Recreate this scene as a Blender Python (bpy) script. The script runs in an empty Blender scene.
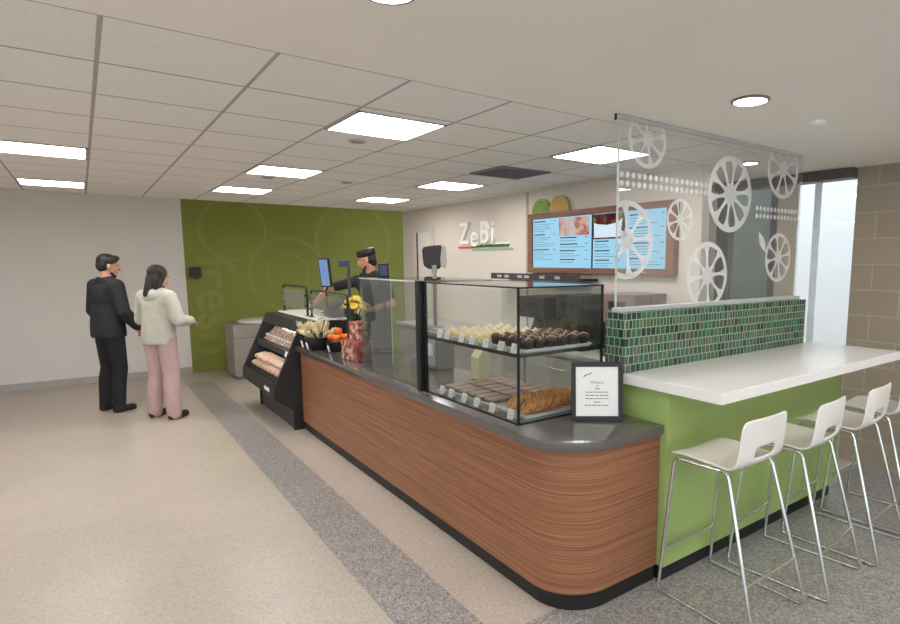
import bpy, bmesh, math, random
from mathutils import Vector, Matrix, Euler
random.seed(7)
sc = bpy.context.scene
COL = sc.collection
PI = math.pi

# ------------------------------------------------------------------ materials
def lin(r, g, b):
    f = lambda u: (u/255)/12.92 if u/255 <= .04045 else ((u/255+.055)/1.055)**2.4
    return (f(r), f(g), f(b), 1)
MATS = {}
def base_mat(name):
    m = bpy.data.materials.new(name); m.use_nodes = True
    nt = m.node_tree; nt.nodes.clear()
    out = nt.nodes.new('ShaderNodeOutputMaterial')
    MATS[name] = m
    return m, nt, out
def N(nt, t, **k):
    n = nt.nodes.new(t)
    for a, v in k.items(): setattr(n, a, v)
    return n
def L(nt, a, b): nt.links.new(a, b)
def mth(nt, op, a, b=None):
    n = N(nt, 'ShaderNodeMath', operation=op)
    for i, v in enumerate((a, b)):
        if v is None: continue
        if isinstance(v, (int, float)): n.inputs[i].default_value = v
        else: L(nt, v, n.inputs[i])
    return n.outputs[0]
def pb(nt, out, col=None, rough=.5, metal=0, spec=.5):
    p = N(nt, 'ShaderNodeBsdfPrincipled')
    if col is not None: p.inputs['Base Color'].default_value = col
    p.inputs['Roughness'].default_value = rough; p.inputs['Metallic'].default_value = metal
    p.inputs['Specular IOR Level'].default_value = spec
    L(nt, p.outputs[0], out.inputs[0]); return p
def plain(name, col, rough=.5, metal=0, vary=.06, scale=8, spec=.5, bump=0):
    """solid colour with a faint procedural mottling"""
    m, nt, out = base_mat(name); p = pb(nt, out, col, rough, metal, spec)
    tc = N(nt, 'ShaderNodeTexCoord'); no = N(nt, 'ShaderNodeTexNoise'); no.inputs['Scale'].default_value = scale
    no.inputs['Detail'].default_value = 4
    L(nt, tc.outputs['Object'], no.inputs['Vector'])
    cr = N(nt, 'ShaderNodeValToRGB')
    a = [max(0, c*(1-vary)) for c in col[:3]]; b = [min(1, c*(1+vary)) for c in col[:3]]
    cr.color_ramp.elements[0].color = (*a, 1); cr.color_ramp.elements[1].color = (*b, 1)
    cr.color_ramp.elements[0].position = .3; cr.color_ramp.elements[1].position = .7
    L(nt, no.outputs[0], cr.inputs[0]); L(nt, cr.outputs[0], p.inputs['Base Color'])
    if bump:
        bp = N(nt, 'ShaderNodeBump'); bp.inputs['Strength'].default_value = bump; bp.inputs['Distance'].default_value = .01
        L(nt, no.outputs[0], bp.inputs['Height']); L(nt, bp.outputs[0], p.inputs['Normal'])
    return m
def emit(name, col, s):
    m, nt, out = base_mat(name); e = N(nt, 'ShaderNodeEmission')
    e.inputs[0].default_value = col; e.inputs[1].default_value = s
    L(nt, e.outputs[0], out.inputs[0]); return m
def glass(name, tint, rough=.015, haze=0, hazecol=(.8, .85, .85, 1)):
    """thin sheet glass: tinted transmission, Fresnel reflection, a little surface haze"""
    m, nt, out = base_mat(name)
    t = N(nt, 'ShaderNodeBsdfTransparent'); t.inputs[0].default_value = tint
    g = N(nt, 'ShaderNodeBsdfGlossy'); g.inputs['Roughness'].default_value = rough
    d = N(nt, 'ShaderNodeBsdfDiffuse'); d.inputs[0].default_value = hazecol
    lw = N(nt, 'ShaderNodeLayerWeight'); lw.inputs[0].default_value = .5     # Schlick, same from both faces
    fr = mth(nt, 'ADD', mth(nt, 'MULTIPLY', mth(nt, 'POWER', lw.outputs['Facing'], 5), .96), .04)
    m1 = N(nt, 'ShaderNodeMixShader'); m1.inputs[0].default_value = haze
    L(nt, t.outputs[0], m1.inputs[1]); L(nt, d.outputs[0], m1.inputs[2])
    m2 = N(nt, 'ShaderNodeMixShader'); L(nt, fr, m2.inputs[0])
    L(nt, m1.outputs[0], m2.inputs[1]); L(nt, g.outputs[0], m2.inputs[2])
    L(nt, m2.outputs[0], out.inputs[0]); return m

# --- floor: beige terrazzo, grey terrazzo aisle band and grey field round the bar
m, nt, out = base_mat('terrazzo'); p = pb(nt, out, rough=.32, spec=.4)
tc = N(nt, 'ShaderNodeTexCoord'); sx = N(nt, 'ShaderNodeSeparateXYZ'); L(nt, tc.outputs['Object'], sx.inputs[0])
X, Y = sx.outputs[0], sx.outputs[1]
band = mth(nt, 'MULTIPLY', mth(nt, 'GREATER_THAN', X, 1.05), mth(nt, 'LESS_THAN', X, 1.385))
band = mth(nt, 'MULTIPLY', band, mth(nt, 'LESS_THAN', Y, 9.2))
fld = mth(nt, 'MULTIPLY', mth(nt, 'GREATER_THAN', X, 1.05), mth(nt, 'LESS_THAN', Y, 2.0))
mask = mth(nt, 'MAXIMUM', band, fld)
v1 = N(nt, 'ShaderNodeTexVoronoi'); v1.inputs['Scale'].default_value = 125; L(nt, tc.outputs['Object'], v1.inputs['Vector'])
v2 = N(nt, 'ShaderNodeTexNoise'); v2.inputs['Scale'].default_value = 1.3; v2.inputs['Detail'].default_value = 5; L(nt, tc.outputs['Object'], v2.inputs['Vector'])
sp = N(nt, 'ShaderNodeSeparateColor'); L(nt, v1.outputs['Color'], sp.inputs[0])
def ramp(fac, stops):
    r = N(nt, 'ShaderNodeValToRGB'); r.color_ramp.interpolation = 'LINEAR'
    while len(r.color_ramp.elements) < len(stops): r.color_ramp.elements.new(.5)
    for e, (pos, c) in zip(r.color_ramp.elements, stops): e.position = pos; e.color = c
    L(nt, fac, r.inputs[0]); return r.outputs[0]
beige = ramp(sp.outputs[0], [(0, lin(172, 160, 148)), (.5, lin(184, 172, 160)), (1, lin(194, 183, 171))])
grey = ramp(sp.outputs[1], [(0, lin(112, 108, 106)), (.35, lin(142, 138, 135)), (.75, lin(160, 156, 152)), (1, lin(186, 182, 178))])
mx = N(nt, 'ShaderNodeMix', data_type='RGBA'); L(nt, mask, mx.inputs[0]); L(nt, beige, mx.inputs[6]); L(nt, grey, mx.inputs[7])
blot = ramp(v2.outputs[0], [(.3, (.93, .93, .93, 1)), (.7, (1.05, 1.05, 1.05, 1))])
mu = N(nt, 'ShaderNodeMix', data_type='RGBA', blend_type='MULTIPLY'); mu.inputs[0].default_value = 1
L(nt, mx.outputs[2], mu.inputs[6]); L(nt, blot, mu.inputs[7]); L(nt, mu.outputs[2], p.inputs['Base Color'])

# --- suspended ceiling with its grid (0.535 m module)
m, nt, out = base_mat('ceiling_tile'); p = pb(nt, out, rough=.9, spec=.1)
tc = N(nt, 'ShaderNodeTexCoord'); sx = N(nt, 'ShaderNodeSeparateXYZ'); L(nt, tc.outputs['Object'], sx.inputs[0])
def gridline(c, off):
    f = mth(nt, 'FRACT', mth(nt, 'DIVIDE', mth(nt, 'SUBTRACT', c, off), .535))
    return mth(nt, 'GREATER_THAN', mth(nt, 'ABSOLUTE', mth(nt, 'SUBTRACT', f, .5)), .485)
gl = mth(nt, 'MAXIMUM', gridline(sx.outputs[0], 1.18-5.35), gridline(sx.outputs[1], 2.33))
no = N(nt, 'ShaderNodeTexNoise'); no.inputs['Scale'].default_value = 60; no.inputs['Detail'].default_value = 6; L(nt, tc.outputs['Object'], no.inputs['Vector'])
til = ramp(no.outputs[0], [(.3, lin(232, 229, 226)), (.7, lin(241, 239, 236))])
mx = N(nt, 'ShaderNodeMix', data_type='RGBA'); L(nt, gl, mx.inputs[0]); L(nt, til, mx.inputs[6]); mx.inputs[7].default_value = lin(176, 170, 165)
L(nt, mx.outputs[2], p.inputs['Base Color'])
plain('gypsum', lin(240, 235, 228), .85, vary=.015, scale=2, spec=.1)

# --- wood laminate with horizontal grain
def wood(name, dark, mid, light, rough=.38, zs=60, axis='z'):
    global nt
    m, nt, out = base_mat(name); p = pb(nt, out, rough=rough, spec=.4)
    tc = N(nt, 'ShaderNodeTexCoord'); mp = N(nt, 'ShaderNodeMapping'); L(nt, tc.outputs['Object'], mp.inputs[0])
    mp.inputs['Scale'].default_value = (1.1, 1.1, zs)
    n1 = N(nt, 'ShaderNodeTexNoise'); n1.inputs['Scale'].default_value = 1.0; n1.inputs['Detail'].default_value = 5; n1.inputs['Roughness'].default_value = .65
    L(nt, mp.outputs[0], n1.inputs['Vector'])
    L(nt, ramp(n1.outputs[0], [(.28, dark), (.5, mid), (.74, light)]), p.inputs['Base Color'])
wood('counter_wood', lin(102, 62, 42), lin(148, 98, 68), lin(180, 132, 98), zs=150)
wood('frame_wood', lin(108, 70, 54), lin(132, 90, 70), lin(148, 106, 84), rough=.5, zs=14)

# --- mosaic glass tile
m, nt, out = base_mat('mosaic_tile'); p = pb(nt, out, rough=.22, spec=.6)
tc = N(nt, 'ShaderNodeTexCoord'); sx = N(nt, 'ShaderNodeSeparateXYZ'); L(nt, tc.outputs['Object'], sx.inputs[0])
cx = N(nt, 'ShaderNodeCombineXYZ')
L(nt, mth(nt, 'ADD', sx.outputs[0], sx.outputs[1]), cx.inputs[0]); L(nt, sx.outputs[2], cx.inputs[1])
def brick(w, h, off, sq=1):
    b = N(nt, 'ShaderNodeTexBrick'); b.offset = off; b.squash = sq; b.squash_frequency = 3; b.inputs['Scale'].default_value = 1
    b.inputs['Brick Width'].default_value = w; b.inputs['Row Height'].default_value = h
    b.inputs['Mortar Size'].default_value = .0027; b.inputs['Mortar Smooth'].default_value = 0
    b.inputs['Color1'].default_value = (0, 0, 0, 1); b.inputs['Color2'].default_value = (1, 1, 1, 1)
    L(nt, cx.outputs[0], b.inputs['Vector']); return b
b1 = brick(.041, .049, .37, .7)
tone = ramp(b1.outputs['Color'], [(0, lin(20, 50, 42)), (.2, lin(34, 90, 66)), (.4, lin(66, 102, 68)), (.56, lin(88, 84, 62)), (.72, lin(48, 114, 84)), (.88, lin(28, 42, 38)), (1, lin(96, 116, 82))])
mx = N(nt, 'ShaderNodeMix', data_type='RGBA'); L(nt, b1.outputs['Fac'], mx.inputs[0]); L(nt, tone, mx.inputs[6]); mx.inputs[7].default_value = lin(150, 162, 146)
L(nt, mx.outputs[2], p.inputs['Base Color'])
bp = N(nt, 'ShaderNodeBump'); bp.invert = True; bp.inputs['Strength'].default_value = .4; bp.inputs['Distance'].default_value = .002
L(nt, b1.outputs['Fac'], bp.inputs['Height']); L(nt, bp.outputs[0], p.inputs['Normal'])

# --- concrete block wall
m, nt, out = base_mat('block_wall'); p = pb(nt, out, rough=.7, spec=.25)
tc = N(nt, 'ShaderNodeTexCoord'); sx = N(nt, 'ShaderNodeSeparateXYZ'); L(nt, tc.outputs['Object'], sx.inputs[0])
cx = N(nt, 'ShaderNodeCombineXYZ'); L(nt, mth(nt, 'ADD', sx.outputs[0], sx.outputs[1]), cx.inputs[0]); L(nt, sx.outputs[2], cx.inputs[1])
b2 = brick(.42, .21, .5); b2.inputs['Mortar Size'].default_value = .005
tone = ramp(b2.outputs['Color'], [(0, lin(158, 144, 126)), (1, lin(166, 152, 134))])
mx = N(nt, 'ShaderNodeMix', data_type='RGBA'); L(nt, b2.outputs['Fac'], mx.inputs[0]); L(nt, tone, mx.inputs[6]); mx.inputs[7].default_value = lin(178, 166, 150)
L(nt, mx.outputs[2], p.inputs['Base Color'])

plain('wall_cream', lin(216, 207, 196), .75, vary=.02, scale=2, spec=.2)
plain('wall_white', lin(226, 222, 216), .75, vary=.015, scale=2, spec=.2)
plain('wall_green', lin(134, 140, 68), .7, vary=.05, scale=1.2, spec=.2)
plain('mural_green', lin(140, 146, 80), .7, vary=.05, scale=2, spec=.2)
plain('panel_green', lin(160, 182, 108), .3, vary=.02, scale=2, spec=.45)
plain('solid_white', lin(238, 235, 232), .22, vary=.01, scale=4)
plain('slab_grey', lin(98, 93, 90), .13, vary=.07, scale=60)
plain('black_trim', lin(24, 23, 23), .45)
plain('black_metal', lin(22, 22, 24), .35, spec=.5)
plain('black_plastic', lin(30, 29, 30), .5)
plain('dark_grey', lin(58, 57, 60), .5)
plain('mid_grey', lin(126, 122, 120), .5)
plain('light_grey', lin(176, 172, 168), .5)
plain('cabinet_grey', lin(156, 148, 138), .55)
plain('chrome', lin(226, 226, 224), .24, 1, vary=.02)
plain('steel', lin(168, 166, 164), .32, 1, vary=.04)
plain('stool_white', lin(232, 226, 220), .3, vary=.01)
plain('track_grey', lin(188, 190, 186), .4)
plain('channel_grey', lin(196, 202, 194), .4)
plain('frost', lin(226, 224, 222), .6, vary=.01)
plain('paper', lin(240, 236, 232), .7, vary=.01)
plain('ink', lin(96, 96, 96), .8)
plain('ink_dark', lin(64, 92, 120), .8)
plain('ink_leaf', lin(110, 150, 60), .8)
plain('sign_white', lin(250, 248, 244), .4, vary=.01)
plain('sign_orange', lin(206, 108, 58), .5)
plain('sign_green', lin(44, 110, 58), .5)
plain('sign_pale_green', lin(150, 176, 146), .5)
plain('citrus_green', lin(104, 140, 52), .55, vary=.15, scale=20)
plain('citrus_orange', lin(196, 140, 62), .55, vary=.12, scale=20)
plain('citrus_rim', lin(158, 168, 96), .55)
plain('chocolate', lin(52, 28, 20), .45, vary=.25, scale=60, bump=.4)
plain('drizzle', lin(208, 150, 110), .5)
plain('sponge', lin(226, 196, 140), .65, vary=.15, scale=50, bump=.3)
plain('icing', lin(240, 232, 214), .5)
plain('brownie', lin(122, 84, 72), .6, vary=.2, scale=70, bump=.4)
plain('brownie_top', lin(184, 150, 138), .5, vary=.15, scale=50)
plain('cookie', lin(202, 136, 76), .7, vary=.25, scale=45, bump=.5)
plain('choc_chip', lin(74, 44, 28), .5)
plain('wrap_cream', lin(212, 194, 156), .6, vary=.22, scale=25)
plain('wrap_green', lin(176, 182, 128), .6, vary=.12, scale=25)
plain('clementine', lin(232, 112, 30), .45, vary=.1, scale=60, bump=.1)
plain('green_apple', lin(140, 170, 62), .35, vary=.12)
plain('stalk', lin(84, 92, 40), .6)
plain('petal_yellow', lin(228, 196, 60), .6, vary=.12)
plain('leaf_green', lin(50, 78, 38), .6, vary=.2)
plain('bread', lin(206, 176, 150), .6, vary=.2, scale=30)
plain('ham', lin(214, 150, 140), .5, vary=.2, scale=30)
plain('label_red', lin(150, 50, 52), .5)
plain('carton_cream', lin(214, 206, 168), .6)
plain('skin', lin(196, 144, 116), .5, vary=.05, scale=12)
plain('lip', lin(160, 96, 84), .5)
plain('hair', lin(30, 24, 22), .6, vary=.2, scale=40)
plain('shirt_black', lin(34, 32, 36), .85, vary=.15, scale=14, bump=.6)
plain('jacket_black', lin(36, 36, 40), .8, vary=.15, scale=14, bump=.6)
plain('trouser_black', lin(30, 30, 34), .85, vary=.12)
plain('hoodie', lin(192, 190, 176), .9, vary=.06, scale=14, bump=.6)
plain('trouser_pink', lin(190, 160, 160), .9, vary=.06, scale=14, bump=.6)
plain('collar_blue', lin(42, 54, 92), .85)
plain('shoe', lin(28, 26, 26), .5)
plain('eye_white', lin(232, 228, 222), .3)
plain('iris', lin(52, 36, 26), .3)
plain('jamb_dark', lin(82, 74, 72), .5)
plain('beige_post', lin(206, 194, 172), .6)
plain('frame_blue', lin(232, 240, 248), .4)
plain('grille', lin(136, 130, 130), .6)
plain('brewer_brown', lin(128, 108, 104), .35)
plain('bounce_paving', lin(214, 214, 212), .8)
glass('case_glass', (.91, .935, .925, 1))
glass('screen_glass', (.965, .975, .975, 1), haze=.06, hazecol=(.8, .8, .8, 1))
glass('guard_glass', (.87, .90, .89, 1), haze=.05, hazecol=(.5, .52, .5, 1))
glass('guard_end', (.80, .82, .81, 1), haze=.08, hazecol=(.45, .46, .45, 1))
glass('window_glass', (.89, .935, .975, 1))
glass('door_glass', (.72, .80, .77, 1), haze=.16, hazecol=(.32, .40, .38, 1))
glass('film_wrap', (.9, .9, .9, 1), rough=.1, haze=.1)
m, nt, out = base_mat('frosted_decal')          # etched vinyl: diffuse + translucent
d = N(nt, 'ShaderNodeBsdfDiffuse'); d.inputs[0].default_value = (.86, .85, .84, 1)
tl = N(nt, 'ShaderNodeBsdfTranslucent'); tl.inputs[0].default_value = (.86, .85, .84, 1)
tr = N(nt, 'ShaderNodeBsdfTransparent')
a = N(nt, 'ShaderNodeMixShader'); a.inputs[0].default_value = .45; L(nt, d.outputs[0], a.inputs[1]); L(nt, tl.outputs[0], a.inputs[2])
b = N(nt, 'ShaderNodeMixShader'); b.inputs[0].default_value = .24; L(nt, a.outputs[0], b.inputs[1]); L(nt, tr.outputs[0], b.inputs[2])
L(nt, b.outputs[0], out.inputs[0])
PANEL = 21.0
emit('panel_light', (1, .975, .94, 1), PANEL)
emit('spot_light', (1, .97, .93, 1), 20)
emit('screen_blue', lin(160, 212, 238), .95)
emit('pos_screen', lin(140, 170, 220), .7)
emit('case_lamp', (1, .9, .82, 1), 9)
emit('small_screen', lin(120, 130, 170), .35)
# printed snack box
m, nt, out = base_mat('snack_print'); p = pb(nt, out, rough=.45)
tc = N(nt, 'ShaderNodeTexCoord'); v = N(nt, 'ShaderNodeTexVoronoi'); v.inputs['Scale'].default_value = 26; L(nt, tc.outputs['Object'], v.inputs['Vector'])
sp = N(nt, 'ShaderNodeSeparateColor'); L(nt, v.outputs['Color'], sp.inputs[0])
L(nt, ramp(sp.outputs[0], [(0, lin(120, 48, 46)), (.45, lin(158, 84, 72)), (.62, lin(214, 186, 160)), (1, lin(150, 70, 62))]), p.inputs['Base Color'])
# menu photographs on the screens
m, nt, out = base_mat('menu_photo_meat'); e = N(nt, 'ShaderNodeEmission'); e.inputs[1].default_value = .8
tc = N(nt, 'ShaderNodeTexCoord'); no = N(nt, 'ShaderNodeTexNoise'); no.inputs['Scale'].default_value = 9; L(nt, tc.outputs['Object'], no.inputs['Vector'])
L(nt, ramp(no.outputs[0], [(.3, lin(204, 206, 200)), (.5, lin(214, 178, 164)), (.6, lin(186, 98, 90)), (.75, lin(222, 200, 190))]), e.inputs[0]); L(nt, e.outputs[0], out.inputs[0])
m, nt, out = base_mat('menu_photo_cup'); e = N(nt, 'ShaderNodeEmission'); e.inputs[1].default_value = .75
tc = N(nt, 'ShaderNodeTexCoord'); no = N(nt, 'ShaderNodeTexNoise'); no.inputs['Scale'].default_value = 7; L(nt, tc.outputs['Object'], no.inputs['Vector'])
L(nt, ramp(no.outputs[0], [(.35, lin(60, 26, 34)), (.55, lin(96, 52, 54)), (.7, lin(150, 160, 110))]), e.inputs[0]); L(nt, e.outputs[0], out.inputs[0])
emit('screen_pale', lin(214, 232, 244), .95)

# ------------------------------------------------------------------ mesh builder
class MB:
    def __init__(s): s.v = []; s.f = []; s.mi = []
    def add(s, vs, fs, mi=0):
        b = len(s.v); s.v += [tuple(q) for q in vs]; s.f += [tuple(i+b for i in f) for f in fs]; s.mi += [mi]*len(fs); return s
    def box(s, x0, x1, y0, y1, z0, z1, mi=0):
        vs = [(x, y, z) for x in (x0, x1) for y in (y0, y1) for z in (z0, z1)]
        return s.add(vs, [(0, 1, 3, 2), (4, 6, 7, 5), (0, 4, 5, 1), (2, 3, 7, 6), (0, 2, 6, 4), (1, 5, 7, 3)], mi)
    def obox(s, c, ax, ay, az, mi=0):
        """box about c with half-axis vectors"""
        c, ax, ay, az = map(Vector, (c, ax, ay, az))
        vs = [c+i*ax+j*ay+k*az for i in (-1, 1) for j in (-1, 1) for k in (-1, 1)]
        return s.add(vs, [(0, 1, 3, 2), (4, 6, 7, 5), (0, 4, 5, 1), (2, 3, 7, 6), (0, 2, 6, 4), (1, 5, 7, 3)], mi)
    def prism(s, pts, z0, z1, mi=0, fn=None):
        """polygon (u,v) extruded; fn maps (u,v,w) to xyz"""
        fn = fn or (lambda u, v, w: (u, v, w)); n = len(pts)
        vs = [fn(u, v, z0) for u, v in pts]+[fn(u, v, z1) for u, v in pts]
        fs = [tuple(range(n))[::-1], tuple(range(n, 2*n))]+[(i, (i+1) % n, n+(i+1) % n, n+i) for i in range(n)]
        return s.add(vs, fs, mi)
    def tube(s, path, r, n=10, mi=0, cap=True):
        path = [Vector(q) for q in path]; m = len(path); rs = r if isinstance(r, (list, tuple)) else [r]*m
        vs = []; prev = None
        for i, q in enumerate(path):
            t = (path[min(i+1, m-1)]-path[max(i-1, 0)]).normalized()
            if prev is None:
                a = Vector((0, 0, 1)) if abs(t.z) < .9 else Vector((1, 0, 0)); u = t.cross(a).normalized()
            else: u = (prev-t*prev.dot(t)).normalized()
            prev = u; w = t.cross(u)
            vs += [q+rs[i]*(math.cos(2*PI*k/n)*u+math.sin(2*PI*k/n)*w) for k in range(n)]
        fs = [(i*n+k, i*n+(k+1) % n, (i+1)*n+(k+1) % n, (i+1)*n+k) for i in range(m-1) for k in range(n)]
        if cap: fs += [tuple(range(n))[::-1], tuple(range((m-1)*n, m*n))]
        return s.add(vs, fs, mi)
    def lathe(s, prof, c=(0, 0, 0), n=20, mi=0, R=None, sx=1, sy=1):
        vs = []
        for r, z in prof:
            for k in range(n):
                q = Vector((r*math.cos(2*PI*k/n)*sx, r*math.sin(2*PI*k/n)*sy, z))
                vs.append((R @ q if R else q)+Vector(c))
        m = len(prof); fs = [(i*n+k, i*n+(k+1) % n, (i+1)*n+(k+1) % n, (i+1)*n+k) for i in range(m-1) for k in range(n)]
        fs += [tuple(range(n))[::-1], tuple(range((m-1)*n, m*n))]
        return s.add(vs, fs, mi)
    def ball(s, c, r, n=14, mi=0, R=None):
        """ellipsoid; r scalar or (rx,ry,rz)"""
        rx, ry, rz = r if isinstance(r, (list, tuple)) else (r, r, r); h = n//2
        vs = []; c = Vector(c)
        for i in range(1, h):
            a = PI*i/h
            for k in range(n):
                q = Vector((rx*math.sin(a)*math.cos(2*PI*k/n), ry*math.sin(a)*math.sin(2*PI*k/n), -rz*math.cos(a)))
                vs.append(c+(R @ q if R else q))
        t0 = len(vs); q = Vector((0, 0, -rz)); vs.append(c+(R @ q if R else q)); q = Vector((0, 0, rz)); vs.append(c+(R @ q if R else q))
        fs = [(i*n+k, i*n+(k+1) % n, (i+1)*n+(k+1) % n, (i+1)*n+k) for i in range(h-2) for k in range(n)]
        fs += [(t0, (k+1) % n, k) for k in range(n)]+[(t0+1, (h-2)*n+k, (h-2)*n+(k+1) % n) for k in range(n)]
        return s.add(vs, fs, mi)
    def capsule(s, a, b, ra, rb, n=12, mi=0):
        a, b = Vector(a), Vector(b); t = (b-a).normalized(); path = []; rs = []
        for k in range(4):
            q = PI/2*k/4; path.append(a-t*ra*math.cos(q)); rs.append(max(ra*math.sin(q), ra*.05))
        path.append(a); rs.append(ra); path.append(b); rs.append(rb)
        for k in range(3, -1, -1):
            q = PI/2*k/4; path.append(b+t*rb*math.cos(q)); rs.append(max(rb*math.sin(q), rb*.05))
        return s.tube(path, rs, n, mi)
    def mesh(s, name, mats, off=(0, 0, 0), smooth=False, bevel=0):
        me = bpy.data.meshes.new(name); o = Vector(off)
        me.from_pydata([tuple(Vector(q)-o) for q in s.v], [], s.f)
        for k in (mats if isinstance(mats, (list, tuple)) else [mats]): me.materials.append(MATS[k])
        me.polygons.foreach_set('material_index', s.mi)
        bm = bmesh.new(); bm.from_mesh(me)
        bmesh.ops.recalc_face_normals(bm, faces=bm.faces)
        if bevel:
            ed = [e for e in bm.edges if len(e.link_faces) == 2 and e.calc_face_angle(0) > .6]
            bmesh.ops.bevel(bm, geom=ed, offset=bevel, segments=2, profile=.5, affect='EDGES', clamp_overlap=True)
        bm.to_mesh(me); bm.free()
        if smooth:
            me.shade_smooth(); me.set_sharp_from_angle(angle=.7)
        return me

def thing(name, label, cat, loc=(0, 0, 0), group=None, rot=0):
    o = bpy.data.objects.new(name, None); COL.objects.link(o); o.location = loc; o.rotation_euler.z = rot; o.empty_display_size = .1
    return tag(o, label, cat, group)
def tag(o, label=None, cat=None, group=None, kind=None):
    if label: o['label'] = label
    if cat: o['category'] = cat
    if group: o['group'] = group
    if kind: o['kind'] = kind
    return o
def part(name, mb, mats, parent=None, smooth=False, bevel=0, label=None):
    """geometry in the parent's WORLD frame when the parent stands unrotated; sub-parts share the part's frame"""
    off = (0, 0, 0)
    root = parent
    while root is not None and root.parent is not None: root = root.parent
    if root is not None: off = root.location
    o = bpy.data.objects.new(name, mb.mesh(name, mats, off, smooth, bevel)); COL.objects.link(o)
    if parent is not None: o.parent = parent
    if label: o['label'] = label
    return o
def lpart(name, mb, mats, parent, smooth=False, bevel=0, label=None):
    """geometry already in the parent's LOCAL frame"""
    o = bpy.data.objects.new(name, mb.mesh(name, mats, (0, 0, 0), smooth, bevel)); COL.objects.link(o); o.parent = parent
    if label: o['label'] = label
    return o
def solo(name, mb, mats, label, cat, loc, group=None, smooth=False, bevel=0):
    """thing of one mesh, geometry given in world coordinates"""
    o = bpy.data.objects.new(name, mb.mesh(name, mats, loc, smooth, bevel)); COL.objects.link(o); o.location = loc
    return tag(o, label, cat, group)
def struct(name, mb, mats, parent=None, bevel=0, smooth=False):
    o = bpy.data.objects.new(name, mb.mesh(name, mats, (0, 0, 0), smooth, bevel)); COL.objects.link(o)
    if parent is not None: o.parent = parent
    else: o['kind'] = 'structure'
    return o
def dup(root, loc=None, rotz=None, label=None, group=None, rot=None):
    r = root.copy(); COL.objects.link(r)
    if loc is not None: r.location = loc
    if rotz is not None: r.rotation_euler = (0, 0, rotz)
    if rot is not None: r.rotation_euler = rot
    if label: r['label'] = label
    if group: r['group'] = group
    for ch in list(root.children):
        c = ch.copy(); COL.objects.link(c); c.parent = r
        for g in list(ch.children):
            d = g.copy(); COL.objects.link(d); d.parent = c
    return r
def text_mesh(body, size, mat, depth=.004, sx=1.0, bold=0, spacing=1.0):
    """lettering as a mesh lying in local XY, centred"""
    cu = bpy.data.curves.new('lettering', 'FONT'); cu.body = body; cu.size = size; cu.extrude = depth; cu.offset = bold
    cu.align_x = 'CENTER'; cu.align_y = 'CENTER'; cu.space_character = spacing
    t = bpy.data.objects.new('lettering', cu); COL.objects.link(t)
    bpy.context.view_layer.update()
    me = bpy.data.meshes.new_from_object(t.evaluated_get(bpy.context.evaluated_depsgraph_get()))
    bpy.data.objects.remove(t); me.materials.clear(); me.materials.append(MATS[mat])
    for q in me.vertices: q.co.x *= sx
    return me
ORD = ['first', 'second', 'third', 'fourth', 'fifth', 'sixth', 'seventh', 'eighth', 'ninth', 'tenth', 'eleventh', 'twelfth']
def arc(cx, cy, r, a0, a1, n=12): return [(cx+r*math.cos(a0+(a1-a0)*k/n), cy+r*math.sin(a0+(a1-a0)*k/n)) for k in range(n+1)]
def rrect(x0, x1, y0, y1, r, n=5):
    return arc(x1-r, y0+r, r, -PI/2, 0, n)+arc(x1-r, y1-r, r, 0, PI/2, n)+arc(x0+r, y1-r, r, PI/2, PI, n)+arc(x0+r, y0+r, r, PI, 1.5*PI, n)

# ------------------------------------------------------------------ camera
F = 574.0
cam = bpy.data.cameras.new('camera'); co = bpy.data.objects.new('camera', cam); COL.objects.link(co)
cam.sensor_fit = 'HORIZONTAL'; cam.sensor_width = 36; cam.lens = F/900*36
cam.shift_x = -(524-450)/900; cam.shift_y = (335-312)/900; cam.clip_start = .05
yaw, pitch = math.radians(37.5), math.atan(73/F)
fw = Vector((math.sin(yaw)*math.cos(pitch), math.cos(yaw)*math.cos(pitch), -math.sin(pitch)))
co.location = (0, 0, 1.7); co.rotation_euler = fw.to_track_quat('-Z', 'Y').to_euler()
sc.camera = co

# ------------------------------------------------------------------ the room
CH = 2.47
struct('floor', MB().box(-4, 12, -4, 12, -.1, 0), 'terrazzo')
TX0, TX1, TY0, TY1 = -4, 3.86, 2.33, 8.29
struct('ceiling', MB().box(TX0, TX1, TY0, TY1, CH, CH+.06), 'ceiling_tile')
g = MB(); g.box(TX0, 5.2, -4, TY0, CH, CH+.06); g.box(TX1, 5.2, TY0, 4.2, CH, CH+.06); g.box(TX1, 4.2, 4.2, TY1, CH, CH+.06)
struct('ceiling', g, 'gypsum')
g = MB(); g.box(-4, 7, TY1, 10.3, 2.95, 3.0); g.box(-4, 4.1, TY1-.02, TY1+.02, CH+.06, 2.95)
struct('ceiling', g, 'gypsum')
w = struct('wall_far', MB().box(1.25, 7, 10.05, 10.25, 0, 2.95), 'wall_green')
struct('wall_far', MB().box(-4, 1.25, 10.02, 10.25, 0, 2.95), 'wall_white')
g = MB(); g.box(-4.2, -4, 3.4, 10.25, 0, 2.95); g.box(-4.2, -4, -4, 3.4, 0, .25); g.box(-4.2, -4, -4, 3.4, 2.3, 2.95)
struct('wall_left', g, 'wall_white')
g = MB(); g.box(-4, 5.4, -4.2, -4, 0, .25); g.box(-4, 5.4, -4.2, -4, 2.3, CH+.06)
struct('wall_rear', g, 'wall_cream')
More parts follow.
